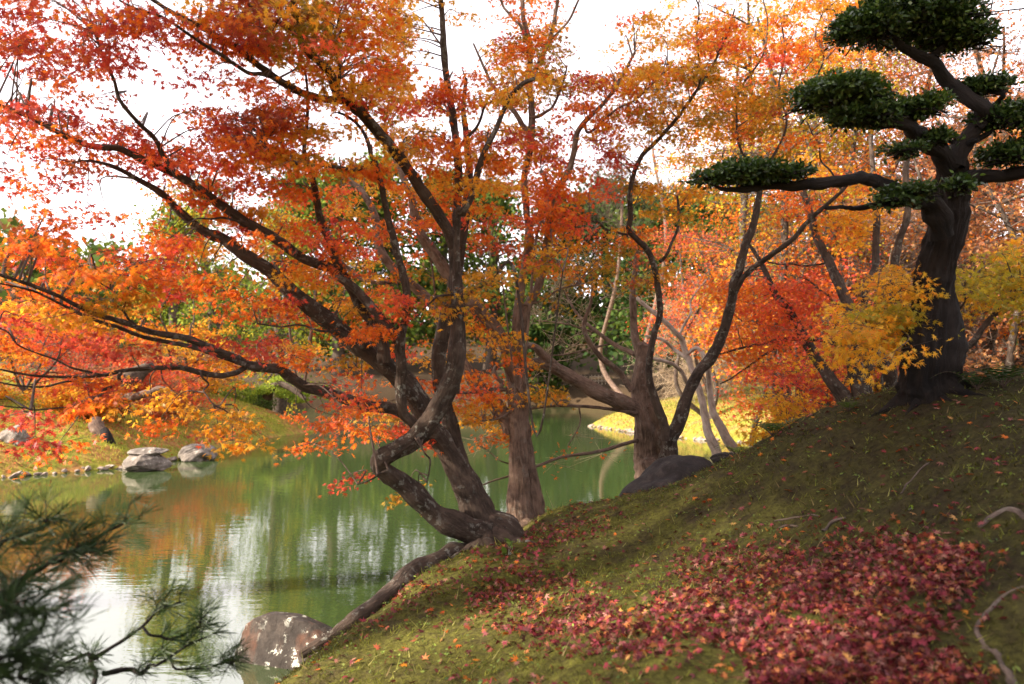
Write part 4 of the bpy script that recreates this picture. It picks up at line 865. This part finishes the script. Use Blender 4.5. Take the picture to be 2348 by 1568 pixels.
# edging stones along the sunny shores
proto_stones = []
for k in range(6):
    v, f = rock_shape((.2+.05*(k % 3), .17, .13+.03*(k % 2)), 60+k, 11, .13, ICO3); mb = MB(); mb.add(v, f); me_o = mb.build('edging_stone', M['stone']); proto_stones.append(me_o)
def shore_run(a, b, step, lab, grp, first):
    pts = POND[a:b+1]; seg = np.linalg.norm(np.diff(pts, axis=0), axis=1); L = np.concatenate([[0], np.cumsum(seg)]); n = 0; s = 0.
    while s < L[-1]:
        x = np.interp(s, L, pts[:, 0])+rng.normal()*.05; y = np.interp(s, L, pts[:, 1])+rng.normal()*.05
        o = proto_stones[n] if (first and n < 6) else proto_stones[rng.integers(6)].copy()
        if not (first and n < 6): COL.objects.link(o)
        k = rng.uniform(.35, 1.05); o.scale = (k, k*rng.uniform(.7, 1.2), k*rng.uniform(.7, 1.1)); o.location = (x, y, .02+rng.uniform(-.02, .05)); o.rotation_euler = (rng.normal()*.3, rng.normal()*.3, rng.uniform(0, 6.28))
        tag(o, lab, 'stone', grp); n += 1; s += step*rng.uniform(.7, 1.3)
shore_run(33, 38, .13, 'rounded pale edging stone along the left shore of the pond', 'edging stones of the left shore', True)
shore_run(18, 21, .19, 'rounded pale edging stone along the foot of the sunny lawn point', 'edging stones of the lawn point', False)
# bamboo lattice fence
fx0, fx1, fy = X(1225, 62), X(1400, 62), 65.6
fz = float(H(np.array([(fx0+fx1)/2]), np.array([fy]))[0])
M['bamboo'] = barkmat('bamboo', (.30,.23,.16), (.48,.40,.31)); M['post'] = barkmat('post_wood', (.06,.045,.035), (.12,.09,.07))
fe = thing('lattice_fence', 'pale bamboo lattice fence on the far bank', 'fence', ((fx0+fx1)/2, fy, fz))
def bar(p, q, r, name, mat): mb = MB(); tube(mb, [p, (np.array(p)+q)/2, q], [r, r, r], 6); mb.build(name, mat, fe)
for zz in (.12, .45, .8): bar((fx0, fy, fz+zz), (fx1, fy, fz+zz), .03, 'rail', M['bamboo'])
n = int((fx1-fx0)/.28)
for k in range(n+1):
    x = fx0+k*(fx1-fx0)/n; bar((x, fy+(.06 if k % 8 else .0), fz-.2), (x, fy+(.06 if k % 8 else .0), fz+.95), .025 if k % 8 else .06, 'picket' if k % 8 else 'post', M['bamboo'] if k % 8 else M['post'])

def flare(t, base, r0, L, angs, seed):
    rg = np.random.default_rng(seed)
    for a in angs:
        a = math.radians(a)+rg.uniform(-.2, .2); q = np.linspace(0, 1, 12); ln = L*rg.uniform(.75, 1.25); w_ = rg.normal()*.12
        x = base[0]+np.cos(a+w_*q)*ln*q; y = base[1]+np.sin(a+w_*q)*ln*q; R = r0*rg.uniform(.75, 1.1)*(1-q)**1.1+.006
        z = H(x, y)+R*(.25-.7*q)+r0*1.5*(1-q)**4
        mb = MB(); tube(mb, np.stack([x, y, z], 1), R, 12, 0, .25, rg); mb.build('root', t.bark, t.root)
flare(Gt, U(2130, 903, 4.98), .085, .3, (170, 215, 258, 305, 345), 1)
flare(A, U(1112, 1250, 5.75), .075, .42, (185, 230, 275, 320), 2)
flare(Bt, U(1200, 1218, 6.72), .06, .32, (200, 245, 290, 340), 3)
flare(Ct, U(1500, 1092, 7.9), .07, .35, (200, 260, 310), 4)
flare(Ft, U(1975, 925, 7.6), .06, .3, (220, 270, 320), 5)
# ------------------------------------------------------------------ ferns, seedlings, sticks, roots on the bank
def fern(label, px, py, n, L, code, seed):
    rg = np.random.default_rng(seed); d = ground_at(np.array([px]), np.array([py]))[0]; d = 6.2 if np.isnan(d) else d; c = U(px, py, d); c[2] = H(c[:1], c[1:2])[0]
    root = thing('fern', label, 'fern', c)
    for k in range(n):
        a = k/n*6.28+rg.uniform(-.3, .3); ln = L*rg.uniform(.7, 1.2); t = np.linspace(0, 1, 12)[:, None]
        P = c+np.array([math.cos(a), math.sin(a), 0])*ln*t*.85+np.array([0, 0, 1.])*ln*(1.1*t-.85*t*t)
        mb = MB(); tube(mb, P, np.linspace(.003, .001, 12), 4, 1, 0, rg); sd = np.array([-math.sin(a), math.cos(a), 0])
        for s in (-1, 1):
            for i in range(2, 12):
                w = ln*.24*math.sin(math.pi*min(1, (i/11)*.85+.12)); e = P[i]+sd*s*w+(P[i]-P[i-1])*.7; u = (P[i]-P[i-1])*.24
                mb.add([P[i]-u, P[i]+u, e+u*.3, e-u*.3], [(0, 1, 2, 3)], 0, np.repeat(tones(code, 1, rg), 4, 0))
        mb.build('frond', [M['grass'], M['twig']], root)
fern('dark green fern on the crest right of the boulder', 1770, 1000, 11, .30, 'e', 1)
fern('small fern with yellowing fronds between the boulder and the big fern', 1690, 1040, 8, .2, 'c', 2)
fern('low fern at the base of the crest clump', 1945, 945, 7, .16, 'e', 3)
for i, (px, py, k) in enumerate([(2300,868,.30),(2240,870,.26)]):
    fern(['shaded fern at the right edge behind the crest','shaded fern between the dark trunk and the right edge'][i], px, py+25, 10, k, 'k', 7+i)
def seedling(label, px, py, n, L, code='c', up=.8):
    d = ground_at(np.array([float(px)]), np.array([float(py)]))[0]; c = U(px, py, d)
    mb = MB(); E = c+rng.normal(size=(n, 3))*L*.35+np.array([0, 0, L*.5]); sticks(mb, np.repeat(c[None], n, 0), E, .0015, .001, 0)
    leaves(mb, E, L, OVAL, tones(code, n, rng)*1.6, 1, .6, rng, 0, heading=(E-c)*8+np.array([0, 0, up])); o = mb.build('seedling', M['grass']); tag(o, label, 'plant')
seedling('bright green two-leaved seedling at the foot of the dark trunk', 2105, 895, 3, .07)

seedling('clover-like seedling in the dark moss above the leaf drift', 2085, 1172, 5, .02)
seedling('broad green plant at the foot of the leaning maple', 1165, 1275, 6, .06, 'e')
def onground(pts, w, lab, cat, name, mat, lift=.5):
    px = np.array([p[0] for p in pts], float); py = np.array([p[1] for p in pts], float); d = ground_at(px, py); P = U(px, py, d); C = catmull(P, 5); R = np.interp(np.linspace(0, 1, len(C)), np.linspace(0, 1, len(w)), w)/2/F_PX*np.nanmean(d)
    C[:, 2] = H(C[:, 0], C[:, 1])+R*lift; mb = MB(); tube(mb, C, R, 10, 0, .45); o = mb.build(name, mat)
    if lab: tag(o, lab, cat)
    return o
def asroot(o): o.parent = Gt.root; o.location = -np.array(Gt.root.location)
for pts, w in [([(2347,1352),(2310,1366),(2275,1400),(2243,1443),(2250,1475),(2285,1505),(2310,1545),(2325,1568),(2330,1600)], (9,15,18,22,24)), ([(2360,1195),(2330,1184),(2300,1180),(2270,1190),(2245,1212)], (26,24,12))]:
    asroot(onground(pts, [x*.8 for x in w], None, None, 'root', M['root'], -.42))
onground([(1886,1222),(1900,1207),(1918,1196),(1938,1190)], (7,9,6), 'short thick pale stick lying on the moss above the leaf drift', 'stick', 'stick', M['root'])
onground([(1775,1204),(1800,1199),(1830,1188),(1880,1185)], (3,4,3), 'long thin grey twig lying left of the short thick stick', 'stick', 'stick', M['root'])
onground([(2062,1134),(2085,1108),(2110,1082),(2130,1070)], (3,4,3), 'thin twig slanting across dark moss at upper right of the bank', 'stick', 'stick', M['root'])
onground([(1785,1215),(1805,1212),(1828,1210)], (5,5,4), 'stubby grey twig just below the long thin one', 'stick', 'stick', M['root'])

# ------------------------------------------------------------------ fallen leaves, grass, weeds
def in_poly(x, y, poly):
    ins = np.zeros(len(x), bool); n = len(poly)
    for i in range(n):
        ax, ay = poly[i]; bx, by = poly[(i+1) % n]
        ins ^= ((ay > y) != (by > y)) & (x < ax+(y-ay)/((by-ay) or 1e-9)*(bx-ax))
    return ins
DRIFTS = [([(1141,1450),(1200,1415),(1280,1395),(1355,1368),(1394,1387),(1400,1412),(1478,1415),(1517,1380),(1545,1341),(1559,1285),(1664,1258),(1770,1271),(1910,1264),(2015,1246),(2121,1243),(2226,1271),(2250,1316),(2195,1387),(2132,1422),(2140,1457),(2110,1509),(2230,1530),(2261,1600),(1756,1600),(1706,1492),(1594,1482),(1481,1503),(1306,1487),(1148,1473)], 10500),
 ([(1060,1408),(1085,1376),(1148,1323),(1201,1293),(1246,1325),(1299,1325),(1313,1344),(1264,1368),(1130,1399)], 1900),
 ([(770,1466),(850,1404),(930,1347),(976,1314),(1024,1303),(1000,1340),(976,1355),(920,1389),(850,1427)], 1800),
 ([(1095,1275),(1148,1243),(1201,1222),(1253,1198),(1341,1193),(1425,1176),(1358,1217),(1271,1252),(1183,1259),(1120,1286)], 2000),
 ([(1030,1330),(1078,1322),(1080,1352),(1040,1358)], 50), ([(900,1568),(1000,1540),(1060,1568)], 20)]
litter = MB()
G_ = np.array([[a, b] for a in range(640, 2360, 20) for b in range(860, 1600, 20)], float); GD = ground_at(G_[:, 0], G_[:, 1])
def gd(px, py):
    i = np.clip(((px-640)/20).astype(int), 0, 85); j = np.clip(((py-860)/20).astype(int), 0, 36); D_ = GD.reshape(86, 37)
    fx = (px-640)/20-i; fy = (py-860)/20-j; i2 = np.minimum(i+1, 85); j2 = np.minimum(j+1, 36)
    return (D_[i, j]*(1-fx)+D_[i2, j]*fx)*(1-fy)+(D_[i, j2]*(1-fx)+D_[i2, j2]*fx)*fy
LIT = np.array([(.20,.03,.035),(.27,.04,.055),(.13,.022,.03),(.34,.08,.04),(.44,.16,.05),(.24,.07,.07),(.36,.15,.11),(.08,.025,.02),(.52,.27,.08),(.16,.07,.04)]); LW = np.array([.15,.16,.13,.12,.07,.1,.1,.08,.03,.06])
def litcol(n): return LIT[rng.choice(len(LIT), n, p=LW/LW.sum())]*rng.uniform(.4, 1.15, (n, 1))*np.array([1.0, 1.0, 1.05])
for poly, n in DRIFTS:
    pa = np.array(poly, float); q = rng.uniform(pa.min(0)-90, pa.max(0)+90, (n*4, 2)); jit = rng.normal(size=q.shape)*np.where(rng.random((len(q), 1)) < .12, 75, 20)
    q = q[in_poly(q[:, 0]+jit[:, 0], q[:, 1]+jit[:, 1], poly)][:n]; d = gd(q[:, 0], q[:, 1]); ok = ~np.isnan(d); q = q[ok]; P = U(q[:, 0], q[:, 1], d[ok])
    gap = np.sin(P[:, 0]*9+2*np.sin(P[:, 1]*5))*np.sin(P[:, 1]*11+1.5*np.sin(P[:, 0]*7))+.6*np.sin(P[:, 0]*23+P[:, 1]*17)+rng.normal(size=len(P))*.5; P = P[gap > -.75]
    P[:, 2] = H(P[:, 0], P[:, 1])+rng.uniform(.002, .026, len(P)); far = P[:, 1] > 3.4
    leaves(litter, P[~far], .0225, STAR7, litcol((~far).sum()), .9, .6, rng); leaves(litter, P[far], .026, STAR5, litcol(far.sum()), 1.0, .5, rng)
n = 5200; P = np.stack([rng.uniform(-1.6, 6, n), rng.uniform(.8, 9, n), np.zeros(n)], 1); P[:, 2] = H(P[:, 0], P[:, 1])+.012; P = P[P[:, 2] > .06]
leaves(litter, P, .028, STAR7, np.where(rng.random((len(P), 1)) < .2, tones('o', len(P), rng)*.7, litcol(len(P))), .5, 1.0, rng)
o = litter.build('fallen_leaves', M['litter'], kind='stuff'); o['label'] = 'drifts of fallen crimson and orange maple leaves on the mossy bank'
# grass and moss blades
def blades(name, P, L, w, cols, lab, bend=.5, upz=.8):
    n = len(P); mb = MB(); a = rng.uniform(0, 6.28, n); up = np.stack([np.cos(a)*bend, np.sin(a)*bend, np.full(n, upz)], 1)+rng.normal(size=(n, 3))*.25
    sd = np.stack([-np.sin(a), np.cos(a), 0*a], 1)*w; L = L*rng.uniform(.5, 1.4, (n, 1))
    V = np.stack([P-sd, P+sd, P+up*L], 1); mb.add(V.reshape(-1, 3), np.arange(n)[:, None]*3+np.array([[0, 1, 2]]), 0, np.repeat(cols, 3, 0))
    o = mb.build(name, M['grass'], kind='stuff'); o['label'] = lab; return o
n = 230000; P = np.stack([rng.uniform(-1.8, 5.5, n), .9+rng.random(n)**1.3*7.5, np.zeros(n)], 1); s_ = np.abs(P[:, 0]) < P[:, 1]*.72+.4; P = P[s_]
def lump2(x, y, k, sd):
    r_ = np.random.default_rng(sd); o = 0*x
    for q in range(7): a_ = r_.normal(size=2)*k*1.35**q; o = o+np.sin(x*a_[0]+y*a_[1]+r_.uniform(0, 6.28)+1.2*np.sin(y*a_[0]*.7-x*a_[1]*.6))/1.18**q
    return o/2.2
t1 = lump2(P[:, 0], P[:, 1], 3.5, 1); t2 = lump2(P[:, 0], P[:, 1], 12, 2); keep = (t1+.7*t2+rng.normal(size=len(P))*.5) > -.55; P = P[keep]; t1 = t1[keep]; t2 = t2[keep]
P[:, 2] = H(P[:, 0], P[:, 1])-.002; k_ = P[:, 2] > .03; P = P[k_]; t1 = t1[k_]; t2 = t2[k_]; n = len(P)
q_ = np.clip(((t1*.5+t2*.8+rng.normal(size=n)*.55)*1.1+2.4).astype(int), 0, 5)
soil_shade = np.clip((P[:, 0]+t1*.5-.75)/1.2, 0, 1); thin = rng.random(n) > soil_shade*.25; P = P[thin]; t1 = t1[thin]; t2 = t2[thin]; q_ = q_[thin]; soil_shade = soil_shade[thin]; n = len(P); q_ = np.clip(q_-(soil_shade*1.1+rng.random(n)*.5).astype(int), 0, 5)  # fewer, browner blades to the right: bare soil plus painted-in shade
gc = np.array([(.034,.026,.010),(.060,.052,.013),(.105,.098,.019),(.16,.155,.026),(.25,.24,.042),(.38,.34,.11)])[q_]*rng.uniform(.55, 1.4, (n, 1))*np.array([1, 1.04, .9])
blades('grass', P+np.stack([0*t2, 0*t2, np.clip(t2, -1, 1)*.006], 1),   .028, .0024, gc, 'short moss and grass covering the near bank', .9, .55)
n = 26000; P = np.stack([rng.uniform(-1.8, 5.5, n), .9+rng.random(n)**1.2*7.0, np.zeros(n)], 1); P = P[np.abs(P[:, 0]) < P[:, 1]*.72+.4]
tt = lump2(P[:, 0], P[:, 1], 9, 5)+rng.normal(size=len(P))*.35; P = P[tt > .35]; P[:, 2] = H(P[:, 0], P[:, 1])-.002; P = P[P[:, 2] > .04]; n = len(P)
blades('grass_tufts', P, .05, .0034, np.array([(.16,.17,.03),(.24,.24,.05),(.36,.33,.11),(.10,.11,.02),(.28,.20,.09)])[rng.integers(0, 5, n)]*rng.uniform(.6, 1.2, (n, 1)), 'taller thin grass tufts sprinkled over the mossy bank', .9, .6)
n = 2400; P = np.stack([rng.uniform(-1.5, 4.5, n), rng.uniform(2.0, 7.5, n), np.zeros(n)], 1); P[:, 2] = H(P[:, 0], P[:, 1])+.012; P = P[P[:, 2] > .08]; mb = MB()
P4 = np.repeat(P, 4, 0)+rng.normal(size=(len(P)*4, 3))*np.array([.018, .018, .006]); leaves(mb, P4, rng.uniform(.009, .022, len(P4)), OVAL, tones('c', len(P4), rng)*rng.uniform(.5, 1.1, (len(P4), 1))+.02, .6, 1, rng)
o = mb.build('weeds', M['grass'], kind='stuff'); o['label'] = 'pale green small weeds scattered in the moss'
# left bank and lawn: grass and leaf litter
n = 60000; P = np.stack([rng.uniform(-16, -7, n), rng.uniform(13, 30, n), np.zeros(n)], 1); P[:, 2] = H(P[:, 0], P[:, 1]); P = P[P[:, 2] > .12]; n = len(P)
wv = np.sin(P[:, 0]*1.9+np.sin(P[:, 1]*1.3)*2)+np.sin(P[:, 1]*1.7+P[:, 0])+rng.normal(size=n)*.8
g1 = wv > .1; blades('lawn_grass', P[g1], .075, .009, np.array([(.30,.31,.04),(.42,.38,.06),(.20,.24,.03)])[rng.integers(0, 3, g1.sum())]*rng.uniform(.7, 1.3, (g1.sum(), 1)), 'sunlit yellow-green grass of the left bank', .6)
mb = MB(); Q = P[~g1][:16000]+np.array([0, 0, .02]); leaves(mb, Q, .05, DIA, np.concatenate([tones('m', len(Q)//2, rng), tones('p', len(Q)-len(Q)//2, rng)*.8]), .5, 1, rng)
o = mb.build('leaf_litter', M['litter'], kind='stuff'); o['label'] = 'pink and brown leaf litter on the left bank'
n = 30000; P = np.stack([rng.uniform(3, 16, n), rng.uniform(23, 42, n), np.zeros(n)], 1); P[:, 2] = H(P[:, 0], P[:, 1]); P = P[P[:, 2] > .12]; n = len(P)
blades('lawn_grass', P, .09, .012, np.array([(.17,.175,.03),(.22,.205,.045),(.12,.13,.02),(.22,.13,.05)])[rng.integers(0, 4, n)]*rng.uniform(.7, 1.3, (n, 1)), 'sunlit grass of the lawn point beyond the pond', .6)
print('faces', sum(len(o.data.polygons) for o in bpy.data.objects if o.type == 'MESH'), 'objects', len(bpy.data.objects))
